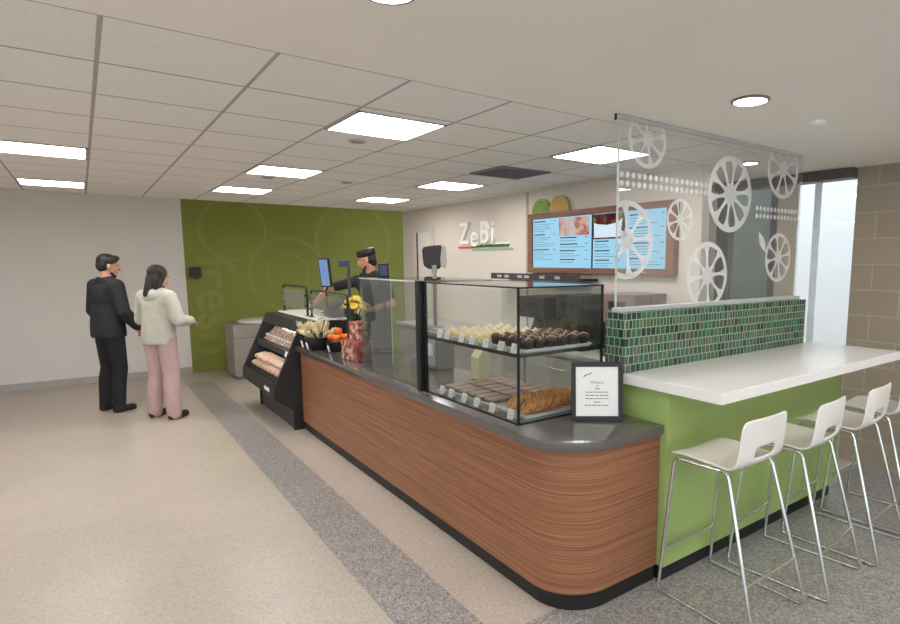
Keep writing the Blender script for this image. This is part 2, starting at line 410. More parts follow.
def fill_glazing(n, x0, x1, y0, y1, k):  # builds the added, unseen window walls that fill the room with daylight
    d = struct('window_%d' % n, MB().box(x0+.09*(x1-x0 < 1), x1-.09*(x1-x0 < 1), y0+.09*(y1-y0 < 1), y1-.09*(y1-y0 < 1), .25, 2.3), 'window_glass')
    f = MB()
    for q in range(k+1):
        if x1-x0 < 1: yy = y0+(y1-y0-.06)*q/k; f.box(x0+.06, x1-.06, yy, yy+.06, .25, 2.3)
        else: xx = x0+(x1-x0-.06)*q/k; f.box(xx, xx+.06, y0+.06, y1-.06, .25, 2.3)
    struct('window_frame', f, 'light_grey', d)
fill_glazing(2, -4.2, -4, -4, 3.4, 5)  # added window wall out of view, brightens the ceiling
fill_glazing(3, -4, 5.4, -4.2, -4, 6)  # added window wall behind the camera, also for daylight fill
g = MB(); g.box(-30, -4.2, -30, 30, -.12, -.02); g.box(-4.2, 14, -30, -4.2, -.12, -.02)
struct('bounce_ground', g, 'bounce_paving')  # unseen pale ground, added to bounce daylight up through the added windows
# painted mural on the green wall: pale ghost lettering reading downwards and large fruit rings
def flat_on_far(me, name, x, z, rot):
    o = bpy.data.objects.new(name, me); COL.objects.link(o); o.parent = w
    o.matrix_local = Matrix.Translation((x, 10.045, z)) @ Matrix.Rotation(rot, 4, 'Y') @ Matrix.Rotation(PI/2, 4, 'X'); return o
flat_on_far(text_mesh('fresh', .78, 'mural_green', .002, bold=.012), 'mural_lettering', 1.62, 1.02, PI/2)
for (x, z, r, t, dy) in ((2.75, 1.5, .62, .05, .0005), (2.75, 1.5, .34, .03, 0), (3.9, 2.05, .7, .06, .001), (1.95, 2.2, .5, .05, .0015)):
    mb = MB(); n = 40
    vs = [(x+q*math.cos(2*PI*k/n), 10.047-dy, z+q*math.sin(2*PI*k/n)) for q in (r-t, r) for k in range(n)]
    mb.add(vs, [(k, (k+1) % n, n+(k+1) % n, n+k) for k in range(n)]); struct('mural_ring', mb, 'mural_green', w)
struct('baseboard_far', MB().box(-4, 1.25, 10.005, 10.02, 0, .1), 'light_grey')
# back wall with sign, menu and the staff door
g = MB(); g.box(4.0, 4.1, 2.86, 8.29, 0, CH)
struct('wall_back', g, 'wall_cream')
struct('trim_1', MB().box(3.985, 3.999, 5.13, 5.16, .9, CH), 'light_grey')
d = struct('door_1', MB().box(3.975, 3.998, 7.36, 7.75, 0, 2.13), 'wall_white')
g = MB(); g.box(3.96, 3.998, 7.28, 7.36, 0, 2.13); g.box(3.96, 3.998, 7.82, 7.9, 0, 2.13); g.box(3.96, 3.998, 7.28, 7.9, 2.13, 2.19)
struct('door_frame', g, 'wall_cream', d)
struct('door_gap', MB().box(3.985, 3.997, 7.75, 7.82, 0, 2.13), 'jamb_dark', d)
g = MB(); g.tube([(3.975, 7.70, 1.0), (3.93, 7.70, 1.0), (3.93, 7.60, 1.0)], .011, 8); struct('door_handle', g, 'steel', d, smooth=True)
# end of the back wall, return and the window wall
struct('wall_side', MB().box(5.1, 5.2, 3.47, 4.3, 0, CH), 'wall_white')
struct('wall_side', MB().box(4.1, 5.1, 4.2, 4.3, 0, CH), 'wall_white')
struct('wall_right', MB().box(5.13, 5.4, -4, 2.175, 0, CH), 'block_wall')
struct('trim_2', MB().box(5.04, 5.2, 2.175, 3.47, 2.385, 2.465), 'jamb_dark')       # header beam
struct('trim_3', MB().box(5.08, 5.2, 2.175, 2.84, 0, .12), 'light_grey')
d = struct('door_2', MB().box(5.135, 5.15, 2.9, 3.33, .0, 2.385), 'door_glass')
g = MB(); g.box(5.1, 5.2, 3.33, 3.47, 0, 2.385); g.box(5.1, 5.2, 2.845, 2.9, 0, 2.385)
struct('door_frame', g, 'jamb_dark', d)
struct('trim_4', MB().box(5.125, 5.145, 2.66, 2.845, 0, 2.385), 'beige_post')
d = struct('window_1', MB().box(5.14, 5.15, 2.18, 2.659, .12, 2.385), 'window_glass')
struct('window_frame', MB().box(5.132, 5.139, 2.46, 2.52, .12, 2.385), 'frame_blue', d)
# the daylit court outside the window
struct('court_wall', MB().box(8.2, 8.4, -1, 9, 0, 3.6), 'wall_white')
struct('backdrop_outside', MB().box(5.2, 8.2, 8.8, 8.9, 0, 2.8), 'wall_white')
struct('backdrop_outside', MB().box(6.0, 6.1, 3.37, 4.2, 0, 2.6), 'mid_grey')  # grey panel added behind the door glass, its colour stands in for dim space

# ------------------------------------------------------------------ ceiling fittings
def panel(x0, y0, label):
    t = thing('ceiling_light', label, 'ceiling light', (x0+.2675, y0+.2675, CH), 'square fluorescent panels in the ceiling')
    f = MB(); X0, X1, Y0, Y1 = x0+.008, x0+.527, y0+.008, y0+.527
    for b in ((X0, X1, Y0, Y0+.014), (X0, X1, Y1-.014, Y1), (X0, X0+.014, Y0, Y1), (X1-.014, X1, Y0, Y1)): f.box(*b, CH-.008, CH-.001)
    part('frame', f, 'light_grey', t)
    part('diffuser', MB().box(X0+.014, X1-.014, Y0+.014, Y1-.014, CH-.005, CH-.002), 'panel_light', t)
panel(1.18, 2.93, 'large glowing ceiling panel near the camera, over the aisle')
panel(1.18, 5.005, 'glowing ceiling panel over the aisle, second back in its row')
panel(1.18, 6.61, 'glowing ceiling panel over the aisle close to the green wall')
panel(2.785, 2.80, 'glowing ceiling panel seen partly through the fruit-printed glass screen')
panel(2.785, 4.94, 'glowing ceiling panel just behind the air vent grille')
panel(2.785, 6.61, 'small-looking glowing ceiling panel above the capped worker, farther than the vent')
panel(-.425, 5.005, 'glowing ceiling panel over the open floor, above the two customers')
panel(-.425, 7.145, 'glowing ceiling panel over the open floor by the white wall')
for x, y in ((-2.03, 2.93), (-2.03, 5.0), (.645, .2), (2.785, .0), (-1.0, .2), (.645, -2.2), (2.785, -2.2), (4.2, -.4)):
    panel(x, y, 'glowing ceiling panel outside the picture')
t = thing('ceiling_vent', 'grey square air vent grille in the tiled ceiling', 'vent', (3.0, 4.13, CH))
f = MB(); f.box(2.75, 3.27, 3.88, 4.36, CH-.006, CH-.001); part('backing', f, 'mid_grey', t)
f = MB()
for b in ((2.75, 3.27, 3.88, 3.9), (2.75, 3.27, 4.34, 4.36), (2.75, 2.77, 3.9, 4.34), (3.25, 3.27, 3.9, 4.34)): f.box(*b, CH-.014, CH-.006)
part('frame', f, 'grille', t)
f = MB()
for k in range(14): f.obox((3.01, 3.925+.03*k, CH-.012), (.235, 0, 0), (0, .008, .004), (0, -.001, .0015))
part('louvre', f, 'grille', t)
def downlight(x, y, r, label, lit=True):
    t = thing('downlight', label, 'ceiling light', (x, y, CH), 'round downlights in the plaster ceiling')
    part('trim_ring', MB().lathe([(r, CH-.001), (r*1.02, CH-.006), (r*.95, CH-.012), (r*.86, CH-.012), (r*.84, CH-.004)], (x, y, 0), 32), 'chrome' if 0 else 'grille', t, smooth=True)
    part('lamp_lens', MB().lathe([(.001, CH-.011), (r*.845, CH-.011), (r*.845, CH-.003), (.001, CH-.003)], (x, y, 0), 32), 'spot_light', t)
downlight(2.602, 1.613, .088, 'large round recessed downlight in the plain plaster ceiling')
downlight(4.2, 2.58, .065, 'small round downlight seen through the glass screen')
downlight(.75, 1.613, .088, 'round downlight outside the picture')
t = thing('smoke_detector', 'white round smoke detector on the plaster ceiling', 'smoke detector', (3.29, 1.627, CH))
part('base', MB().lathe([(.052, CH-.001), (.052, CH-.010), (.046, CH-.012)], (3.29, 1.627, 0), 24), 'solid_white', t, smooth=True)
part('cap', MB().lathe([(.044, CH-.012), (.040, CH-.019), (.026, CH-.023), (.001, CH-.024)], (3.29, 1.627, 0), 24), 'solid_white', t, smooth=True)
for i, (x, y) in enumerate(((1.47, 3.67), (1.42, 5.7), (2.12, 5.6))):
    t = thing('ceiling_speaker', ('small grey round grille in the ceiling tile beside the near light panel', 'small grey round grille in the ceiling farther along the aisle', 'small grey round grille in the ceiling over the counter')[i], 'speaker', (x, y, CH))
    part('rim', MB().lathe([(.055, CH-.001), (.055, CH-.008), (.044, CH-.010), (.044, CH-.004)], (x, y, 0), 20), 'light_grey', t, smooth=True)
    part('grille', MB().lathe([(.043, CH-.002), (.043, CH-.006), (.001, CH-.007)], (x, y, 0), 20), 'grille', t, smooth=True)

# ------------------------------------------------------------------ service counter
def outline(x0, y0, r, x1, y1): return [(x0, y1)]+[(q[0], q[1]) for q in arc(x0+r, y0+r, r, PI, 1.5*PI, 18)]+[(x1, y0), (x1, y1)]
t = thing('service_counter', 'long wood-grain serving counter with a rounded end beside the green bar', 'counter', (1.95, 3.9, 0))
part('front_panel', MB().prism(outline(1.685, 1.872, .26, 2.328, 5.88), .09, .814), 'counter_wood', t, smooth=True)
part('toe_kick', MB().prism(outline(1.705, 1.885, .24, 2.328, 5.88), 0, .09), 'black_trim', t, smooth=True)
cx_ = MB().prism(outline(1.64, 1.848, .3, 2.328, 5.9), .815, .865)
solo('countertop', cx_, 'slab_grey', 'dark grey stone countertop with a rounded corner on the wood counter', 'countertop', (1.95, 3.9, .815), smooth=True, bevel=.004)

# ------------------------------------------------------------------ bar
t = thing('bar_counter', 'lime green high bar with a black toe kick behind the stools', 'bar', (3.3, 2.05, 0))
part('body', MB().box(2.335, 4.30, 1.83, 2.25, .085, 1.043), 'panel_green', t, bevel=.003)
part('toe_kick', MB().box(2.345, 4.25, 1.85, 2.25, 0, .085), 'black_trim', t)
part('corner_trim', MB().box(4.300, 4.312, 1.826, 1.846, .085, 1.043), 'channel_grey', t)
solo('bar_worktop', MB().box(2.29, 4.37, 1.49, 2.103, 1.0445, 1.10), 'solid_white', 'thick glossy white bar top over the green bar', 'worktop', (3.3, 1.8, 1.0445), bevel=.004)
solo('tiled_partition', MB().box(2.30, 4.255, 2.105, 2.25, 1.0445, 1.425), 'mosaic_tile', 'low partition of green glass mosaic tile along the white bar top', 'partition', (3.3, 2.18, 1.0445), bevel=.002)
# glass screen
GY = 2.18
t = thing('glass_screen', 'tall clear glass screen with frosted citrus slices above the mosaic partition', 'glass screen', (3.25, GY, 1.425))
part('bottom_channel', MB().box(2.305, 4.25, GY-.03, GY+.03, 1.4255, 1.45), 'channel_grey', t, bevel=.003)
part('top_track', MB().box(2.28, 4.20, GY-.015, GY+.015, CH-.022, CH-.0015), 'track_grey', t, bevel=.003)
part('glass_pane', MB().box(2.305, 4.235, GY-.005, GY+.005, 1.447, CH-.022), 'screen_glass', t)
part('pane_edge', MB().box(2.300, 2.3045, GY-.006, GY+.006, 1.45, CH-.022), 'channel_grey', t, label='pale vertical edge of the glass')
part('bracket', MB().box(2.273, 2.279, GY-.006, GY+.006, CH-.034, CH-.0015), 'black_metal', t)
XA, XB, ZA, ZB = 2.307, 4.232, 1.452, CH-.026
def citrus(cx, cz, R, n=8, rot=0, off=0, hub=.2, rim=.14, gap=.20):
    """ring plus spokes: the flesh segments are clear, drawn as rings and rays, clipped to the pane"""
    mb = MB(); y = GY-.0056-off
    def quad(poly):
        # clip polygon to pane rectangle
        def clip(P, inside, cut):
            o = []
            for i in range(len(P)):
                a, b = P[i-1], P[i]
                ia, ib = inside(a), inside(b)
                if ib:
                    if not ia: o.append(cut(a, b))
                    o.append(b)
                elif ia: o.append(cut(a, b))
            return o
        P = poly
        for ax, lim, sg in ((0, XA, 1), (0, XB, -1), (1, ZA, 1), (1, ZB, -1)):
            if not P: return
            P = clip(P, lambda q: (q[ax]-lim)*sg >= 0, lambda a, b: tuple(a[i]+(b[i]-a[i])*((lim-a[ax])/((b[ax]-a[ax]) or 1e-9)) for i in (0, 1)))
        if len(P) >= 3: mb.add([(u, y, v) for u, v in P], [tuple(range(len(P)))])
    def pt(r, a): return (cx+r*math.cos(a), cz+r*math.sin(a))
    M = 48
    for k in range(M):
        a0, a1 = 2*PI*k/M, 2*PI*(k+1)/M
        quad([pt(R*(1-rim), a0), pt(R, a0), pt(R, a1), pt(R*(1-rim), a1)])
        # hub
        quad([pt(0, 0), pt(R*hub, a0), pt(R*hub, a1)])
    for k in range(n):
        a = rot+2*PI*k/n; st = 7
        for j in range(st):       # spokes widen at hub and rim, like pith between segments
            r0, r1 = R*(hub*.7+(1-rim*.6-hub*.7)*j/st), R*(hub*.7+(1-rim*.6-hub*.7)*(j+1)/st)
            def hw(r):
                s = (r/R-.2)/.66
                return R*(.045+.12*max(0, s-.55)**2*4 + .06*max(0, .25-s)*3)
            d = lambda r, sg: (cx+r*math.cos(a)-sg*hw(r)*math.sin(a), cz+r*math.sin(a)+sg*hw(r)*math.cos(a))
            quad([d(r0, -1), d(r1, -1), d(r1, 1), d(r0, 1)])
    return mb
for i, (cx, cz, R, n, rot) in enumerate(((2.526, 2.368, .156, 8, .2), (2.378, 1.818, .214, 8, .1), (2.83, 1.947, .121, 8, .3), (3.122, 1.615, .21, 8, .1), (3.333, 2.129, .24, 10, .15), (3.96, 2.345, .205, 8, .39), (3.954, 1.731, .172, 8, .2))):
    part('citrus_decal', citrus(cx, cz, R, n, rot), 'frosted_decal', t)
for x0, x1, n, zz in ((2.325, 3.07, 17, (2.165, 2.118)), (3.65, 4.2, 13, (2.06, 2.01))):
    mb = MB()
    for z in zz:
        for k in range(n):
            x = x0+(x1-x0)*k/(n-1); mb.add([(x+.0165*math.cos(2*PI*q/14), GY-.0056, z+.0165*math.sin(2*PI*q/14)) for q in range(14)], [tuple(range(14))])
    part('dot_decal', mb, 'frosted_decal', t)
lf = [(u*.085, .030*math.sin(PI*(u*.5+.5))) for u in [x/8 for x in range(-8, 9)]]
lf = lf+[(u, -v) for u, v in lf[-2:0:-1]]
ca, sa = math.cos(-.95), math.sin(-.95)
part('leaf_decal', MB().add([(3.735+u*ca-v*sa, GY-.0056, 1.835+u*sa+v*ca) for u, v in lf], [tuple(range(len(lf)))]), 'frosted_decal', t)

# ------------------------------------------------------------------ bar stools (origin on the floor, facing +Y)
def stool():
    t = thing('bar_stool', '', 'bar stool', (0, 0, 0), 'white bar stools along the green bar')
    # shell: v runs front edge -> seat -> up the back
    prof = [(.225, .728), (.20, .742), (.12, .748), (.02, .742), (-.06, .740), (-.112, .746), (-.142, .768), (-.153, .797), (-.159, .845), (-.163, .89), (-.167, .94), (-.172, .992)]
    wid = [.372, .396, .402, .404, .404, .404, .402, .398, .394, .392, .388, .372]
    mb = MB(); nu = 14; vs = []
    for (y, z), wv in zip(prof, wid):
        for k in range(nu+1):
            u = k/nu*2-1; e = abs(u)
            dish = .012*(u*u) if y > -.1 else 0
            curve = -.018*(1-u*u) if y < -.1 else 0
            vs.append((u*wv/2, y+curve, z+dish-(.012*max(0, e-.8)*5 if z > .97 else 0)))
    fs = []
    for j in range(len(prof)-1):
        for k in range(nu):
            if j == 7 and 4 <= k <= 9: continue          # hand slot low in the back
            fs.append((j*(nu+1)+k, j*(nu+1)+k+1, (j+1)*(nu+1)+k+1, (j+1)*(nu+1)+k))
    mb.add(vs, fs); o = lpart('seat_shell', mb, 'stool_white', t, smooth=True)
    o.data.shade_smooth()
    md = o.modifiers.new('thick', 'SOLIDIFY'); md.thickness = .012; md.offset = 0
    md = o.modifiers.new('round', 'SUBSURF'); md.levels = 2; md.render_levels = 2
    r = .0095
    for s in (-1, 1):
        a = [(s*.17, .02, .728), (s*.185, .13, .726), (s*.192, .185, .722)]
        lpart('leg', MB().tube([(s*.192, .16, .727), (s*.194, .182, .722), (s*.196, .192, .705), (s*.228, .246, .03), (s*.2285, .243, .014)], r, 10), 'chrome', t, smooth=True, label='chrome front leg')
        lpart('leg', MB().tube([(s*.178, -.06, .727), (s*.184, -.098, .722), (s*.188, -.112, .700), (s*.232, -.292, .03), (s*.2325, -.289, .014)], r, 10), 'chrome', t, smooth=True, label='chrome rear leg')
        lpart('floor_rail', MB().tube([(s*.2285, .243, .0145), (s*.2285, .225, .0098), (s*.232, -.27, .0098), (s*.2325, -.289, .0145)], r, 10), 'chrome', t, smooth=True)
        lpart('under_seat_rail', MB().tube([(s*.192, .165, .7265), (s*.186, .05, .7262), (s*.178, -.065, .7268)], r*.9, 8), 'chrome', t, smooth=True)
    lpart('footrest', MB().tube([(-.2175, .229, .235), (.2175, .229, .235)], .008, 8), 'chrome', t, smooth=True, label='chrome front footrest bar')
    lpart('cross_bar', MB().tube([(-.219, -.237, .235), (.219, -.237, .235)], .008, 8), 'chrome', t, smooth=True, label='chrome rear cross bar')
    return t
S0 = stool()
names = ['white bar stool closest to the wood counter', 'white bar stool second from the wood counter', 'white bar stool third from the wood counter', 'white bar stool at the far end by the block wall']
for i, (x, y, rz) in enumerate(((2.49, 1.555, .0), (3.045, 1.512, .09), (3.625, 1.505, .07), (4.16, 1.515, .05))):
    s = S0 if i == 0 else dup(S0)
    s.location = (x, y, 0); s.rotation_euler.z = rz; s['label'] = names[i]

# ------------------------------------------------------------------ glass pastry case
CX0, CX1, CY0, CY1, CZ0, CZ1 = 1.72, 2.322, 2.29, 3.29, .8655, 1.576
t = thing('pastry_case', 'two-tier clear glass pastry case with black edges on the stone countertop', 'display case', (2.02, 2.79, CZ0))
f = MB(); e = .0055
for (x, y) in ((CX0, CY0), (CX1-2*e, CY0)): f.box(x, x+2*e, y, y+2*e, CZ0, CZ1)
f.box(CX0, CX0+2*e, CY1-.02, CY1+.004, CZ0, CZ1)
for z in (CZ0, CZ1-2*e+.002):
    f.box(CX0, CX0+1.6*e, CY0+2*e, CY1-.02, z, z+1.5*e); f.box(CX1-1.6*e, CX1, CY0+2*e, CY1-2*e, z, z+1.5*e)
    f.box(CX0+2*e, CX1-2*e, CY0, CY0+1.6*e, z, z+1.5*e); f.box(CX0+2*e, CX1-2*e, CY1-1.6*e, CY1, z, z+1.5*e)
part('frame', f, 'black_metal', t)
part('front_pane', MB().box(CX0+.003, CX0+.008, CY0+.017, CY1-.021, CZ0+.013, CZ1-.016), 'case_glass', t)
part('end_pane', MB().box(CX0+.017, CX1-.017, CY0+.003, CY0+.008, CZ0+.013, CZ1-.016), 'case_glass', t)
part('rear_pane', MB().box(CX1-.008, CX1-.003, CY0+.017, CY1-.017, CZ0+.013, CZ1-.016), 'case_glass', t)
part('top_pane', MB().box(CX0+.014, CX1-.014, CY0+.014, CY1-.014, CZ1-.007, CZ1-.002), 'case_glass', t)
sh = part('shelf', MB().box(CX0+.012, CX1-.012, CY0+.018, CY1-.022, 1.222, 1.230), 'case_glass', t)
g = MB(); g.box(CX0+.009, CX0+.012, CY0+.018, CY1-.022, 1.214, 1.234); g.box(CX0+.012, CX1-.012, CY0+.012, CY0+.018, 1.214, 1.232); part('shelf_edge', g, 'black_metal', sh)
part('deck', MB().box(CX0+.012, CX1-.012, CY0+.015, CY1-.022, CZ0+.003, CZ0+.012), 'mid_grey', t)

def tray(x0, x1, y0, y1, z, label):
    mb = MB(); ro = rrect(x0, x1, y0, y1, .015); ri = rrect(x0+.012, x1-.012, y0+.012, y1-.012, .01)
    n = len(ro); vs = [(u, v, z+.016) for u, v in ro]+[(u, v, z+.016) for u, v in ri]+[(u, v, z+.005) for u, v in ri]+[(u*.96+(x0+x1)*.02, v*.96+(y0+y1)*.02, z) for u, v in ro]
    fs = []
    for k in range(n):
        q = (k+1) % n
        fs += [(k, q, n+q, n+k), (n+k, n+q, 2*n+q, 2*n+k), (3*n+k, 3*n+q, q, k)]
    fs += [tuple(range(2*n, 3*n)), tuple(range(3*n, 4*n))[::-1]]
    mb.add(vs, fs); return solo('serving_tray', mb, 'solid_white', label, 'tray', ((x0+x1)/2, (y0+y1)/2, z), smooth=True)
tray(1.79, 2.28, 2.325, 2.70, 1.2305, 'white tray of chocolate cupcakes on the upper glass shelf')
tray(1.79, 2.28, 2.73, 3.23, 1.2305, 'white tray of pale cakes on the upper glass shelf')
tray(1.79, 2.28, 2.325, 2.61, CZ0+.0125, 'white tray of cookies on the floor of the glass case')
tray(1.79, 2.28, 2.64, 3.24, CZ0+.0125, 'white tray of brownie bars on the floor of the glass case')
# price cards: folded tents
def card(x, y, z, label, group):
    t = thing('price_card', label, 'price card', (x, y, z), group)
    return t
def card_parts(t):
    w_, h = .027, .052
    mb = MB(); mb.add([(-.004, -w_, 0), (-.004, w_, 0), (.010, w_, h), (.010, -w_, h), (.026, -w_, 0), (.026, w_, 0)], [(0, 1, 2, 3), (3, 2, 5, 4)])
    o = lpart('card', mb, 'paper', t); md = o.modifiers.new('thick', 'SOLIDIFY'); md.thickness = .0012
    ink = MB()
    for q, (a, b, hh) in enumerate(((-.013, .010, .036), (-.016, .004, .027), (-.010, .012, .018))):
        s = hh/h*.014-.0055; ink.obox((s, (a+b)/2, hh), (.0003, 0, .0001), (0, (b-a)/2, 0), (.0006, 0, .0013))
    lpart('handwriting', ink, 'light_grey', t)
c0 = None
for i, y in enumerate((2.353, 2.472, 2.615, 2.759, 2.873, 3.038, 3.134)):
    lb = 'white price card on the upper shelf, %s from the near corner of the case' % ORD[i]
    if c0 is None: c0 = card(1.738, y, 1.2305, lb, 'price cards on the upper shelf'); card_parts(c0)
    else: dup(c0, (1.738, y, 1.2305), None, lb)
for i, y in enumerate((2.384, 2.557, 2.714, 2.849, 3.003, 3.116)):
    dup(c0, (1.738, y, CZ0+.0125), None, 'white price card on the case floor, %s from the near corner of the case' % ORD[i], 'price cards on the case floor')
# chocolate cupcakes
def cupcake(loc):
    t = thing('cupcake', 'small dark chocolate cupcake with a pale drizzle on the upper shelf', 'cupcake', loc, 'chocolate cupcakes on the upper shelf')
    mb = MB(); n = 20; prof = [(.001, 0), (.021, 0), (.028, .034), (.029, .036)]
    vs = []
    for r, z in prof:
        for k in range(n): q = r*(1+(.05 if k % 2 else -.03)); vs.append((q*math.cos(2*PI*k/n), q*math.sin(2*PI*k/n), z))
    mb.add(vs, [(i*n+k, i*n+(k+1) % n, (i+1)*n+(k+1) % n, (i+1)*n+k) for i in range(3) for k in range(n)]+[tuple(range(3*n, 4*n))])
    lpart('paper_cup', mb, 'black_plastic', t)
    lpart('cake_top', MB().lathe([(.029, .034), (.0325, .040), (.0325, .048), (.028, .056), (.022, .061), (.012, .065), (.001, .066)], n=16), 'chocolate', t, smooth=True)
    lpart('drizzle', MB().tube([(-.026, -.012, .056), (-.012, -.008, .064), (.0, .002, .067), (.012, .006, .064), (.026, .012, .055)], .0042, 6), 'drizzle', t, smooth=True)
    return t
k0 = None
for i in range(6):
    for j in range(5):
        p_ = (1.845+.079*i+random.uniform(-.005, .005), 2.368+.072*j+random.uniform(-.003, .003), 1.2358)
        if k0 is None: k0 = cupcake(p_)
        else: dup(k0, p_, random.uniform(0, 6))
# pale cakes
def pale_cake(loc):
    t = thing('cream_bun', 'pale golden bun with a curl of cream on the upper shelf', 'cream bun', loc, 'pale buns on the upper shelf')
    lpart('bun', MB().lathe([(.001, 0), (.028, 0), (.037, .010), (.036, .024), (.024, .038), (.001, .042)], n=16, sx=1.15), 'sponge', t, smooth=True)
    pth = [(.020*(1-k/22)*math.cos(k*.8), .020*(1-k/22)*math.sin(k*.8), .037+.0012*k) for k in range(20)]
    lpart('cream', MB().tube(pth, [.007*(1-k/24) for k in range(20)], 8), 'icing', t, smooth=True)
    return t
k0 = None
for i in range(5):
    for j in range(5):
        p_ = (1.848+.094*i+random.uniform(-.004, .004), 2.785+.093*j+random.uniform(-.005, .005), 1.2358)
        if k0 is None: k0 = pale_cake(p_)
        else: dup(k0, p_, random.uniform(-.4, .4))
# brownie bars
def bar(loc):
    t = thing('brownie_bar', 'pinkish brown frosted bar in the rows on the case floor', 'brownie', loc, 'brownie bars on the case floor')
    lpart('cake', MB().box(-.07, .07, -.038, .038, 0, .026), 'brownie', t, bevel=.004)
    lpart('frosting', MB().box(-.069, .069, -.037, .037, .0262, .033), 'brownie_top', t, bevel=.003)
    return t
k0 = None
for i in range(3):
    for j in range(6):
        p_ = (1.875+.157*i, 2.70+.091*j, CZ0+.018)
        if k0 is None: k0 = bar(p_)
        else: dup(k0, p_, random.uniform(-.05, .05))
# cookies leaning in rows
def cookie(loc):
    t = thing('cookie', 'big golden brown cookie leaning in the heap at the end of the glass case', 'cookie', loc, 'cookies on the case floor')
    n = 22; vs = []
    for r, z in ((.001, 0), (.045, 0), (.054, .004), (.055, .008), (.046, .014), (.025, .017), (.001, .018)):
        for k in range(n): q = r*(1+.04*math.sin(3*k)+.02*math.sin(5*k+1)); vs.append((q*math.cos(2*PI*k/n), q*math.sin(2*PI*k/n), z))
    lpart('biscuit', MB().add(vs, [(i*n+k, i*n+(k+1) % n, (i+1)*n+(k+1) % n, (i+1)*n+k) for i in range(6) for k in range(n)]), 'cookie', t, smooth=True)
    ch = MB()
    for q in range(9):
        a, r = random.uniform(0, 6.28), random.uniform(.005, .042); ch.ball((r*math.cos(a), r*math.sin(a), .0165-.09*r*r/.045), (.006, .005, .004), 8)
    lpart('chocolate_chip', ch, 'choc_chip', t, smooth=True, label='dark chocolate chips')
    return t
k0 = None
for j in range(2):
    for i in range(7):
        a = math.radians(random.uniform(34, 46))
        p_ = (1.862+.056*i, 2.384+.118*j, CZ0+.0195+.060*math.sin(a))
        if k0 is None: k0 = cookie(p_)
        c_ = k0 if (i == 0 and j == 0) else dup(k0)
        c_.location = p_; c_.rotation_euler = (random.uniform(-.12, .12), -a, random.uniform(-.15, .15))

# ------------------------------------------------------------------ sneeze guard beside the case
t = thing('sneeze_guard', 'clear glass guard with a black end post on the wood counter', 'glass guard', (1.95, 3.85, .8655))
part('post', MB().box(1.69, 1.735, 3.305, 3.355, .8655, 1.582), 'black_metal', t, bevel=.003, label='black end post')
part('front_pane', MB().box(1.70, 1.707, 3.36, 4.30, .8685, 1.572), 'guard_glass', t)
part('end_pane', MB().box(1.712, 1.95, 4.29, 4.297, .8685, 1.572), 'guard_end', t)
part('top_pane', MB().box(1.70, 2.3, 3.36, 4.30, 1.573, 1.580), 'guard_glass', t)
g = MB(); g.box(1.9505, 1.956, 4.289, 4.298, .8685, 1.572); g.box(1.695, 1.6995, 3.357, 4.302, 1.572, 1.581); part('polished_edge', g, 'channel_grey', t, label='pale polished glass edge')
part('bottom_rail', MB().box(1.695, 1.712, 3.36, 4.30, .8655, .868), 'steel', t)
# staff goods behind the guards, on the countertop
solo('carton', MB().box(2.2, 2.3, 3.40, 3.5, .8655, 1.02).add([(2.2, 3.4, 1.02), (2.3, 3.4, 1.02), (2.3, 3.5, 1.02), (2.2, 3.5, 1.02), (2.25, 3.4, 1.09), (2.25, 3.5, 1.09)], [(0, 1, 4), (2, 3, 5), (1, 2, 5, 4), (3, 0, 4, 5)]).box(2.247, 2.253, 3.4, 3.5, 1.088, 1.115), 'carton_cream', 'cream gable-top carton standing behind the pastry case', 'carton', (2.25, 3.45, .8655))
t = thing('napkin_dispenser', 'grey box dispenser with white napkins behind the glass guard', 'napkin dispenser', (2.2, 3.95, .8655))
part('body', MB().box(2.12, 2.28, 3.86, 4.06, .8655, 1.16), 'mid_grey', t, bevel=.012)
part('face_plate', MB().box(2.112, 2.119, 3.88, 4.04, .90, 1.13), 'light_grey', t)
part('napkin', MB().box(2.10, 2.1115, 3.91, 4.01, .98, 1.07), 'paper', t)
t = thing('cup_stack', 'upright stack of clear cups inside the glass guard', 'cups', (1.86, 3.72, .8655))
mb = MB()
for k in range(5): mb.lathe([(.028, .8655+.012*k), (.042, .8655+.012*k+.095), (.044, .8655+.012*k+.097), (.040, .8655+.012*k+.095), (.027, .8665+.012*k)], (1.86, 3.72, 0), 20)
part('cup', mb, 'film_wrap', t, smooth=True)

# ------------------------------------------------------------------ framed notice on the countertop
t = thing('notice_frame', 'black-framed white notice with a leaf emblem standing on the counter corner', 'framed notice', (2.107, 2.110, .8655), rot=math.radians(-37.5))
lean = Matrix.Rotation(math.radians(-10), 3, 'X')
def LB(mb):
    mb.v = [tuple(lean @ Vector(q)) for q in mb.v]; return mb
W, H = .136, .312
f = MB(); 
for b in ((-W, W, 0, .026), (-W, W, H-.026, H), (-W, -W+.024, .026, H-.026), (W-.024, W, .026, H-.026)): f.box(b[0], b[1], -.010, .010, b[2], b[3])
lpart('frame', LB(f), 'black_trim', t, bevel=.003)
pp = lpart('notice_sheet', LB(MB().box(-W+.024, W-.024, -.004, -.002, .026, H-.026)), 'paper', t)
lpart('backing', LB(MB().box(-W+.02, W-.02, .0105, .013, .02, H-.02)), 'black_trim', t)
lpart('easel', MB().add([(-.03, .020, .012), (.03, .020, .012), (.03, .105, .0005), (-.03, .105, .0005), (-.02, .062, .235), (.02, .062, .235)], [(3, 2, 5, 4)]).obox((0, .085, .115), (.025, 0, 0), (0, .0015, 0), (0, -.022, .112)), 'black_trim', t)
ink = MB()
def line(xc, wd, z, hh=.0042):
    x = xc-wd/2
    while x < xc+wd/2-.004:
        l = min(random.uniform(.010, .026), xc+wd/2-x); ink.box(x, x+l, -.0047, -.0043, z-hh/2, z+hh/2); x += l+.004
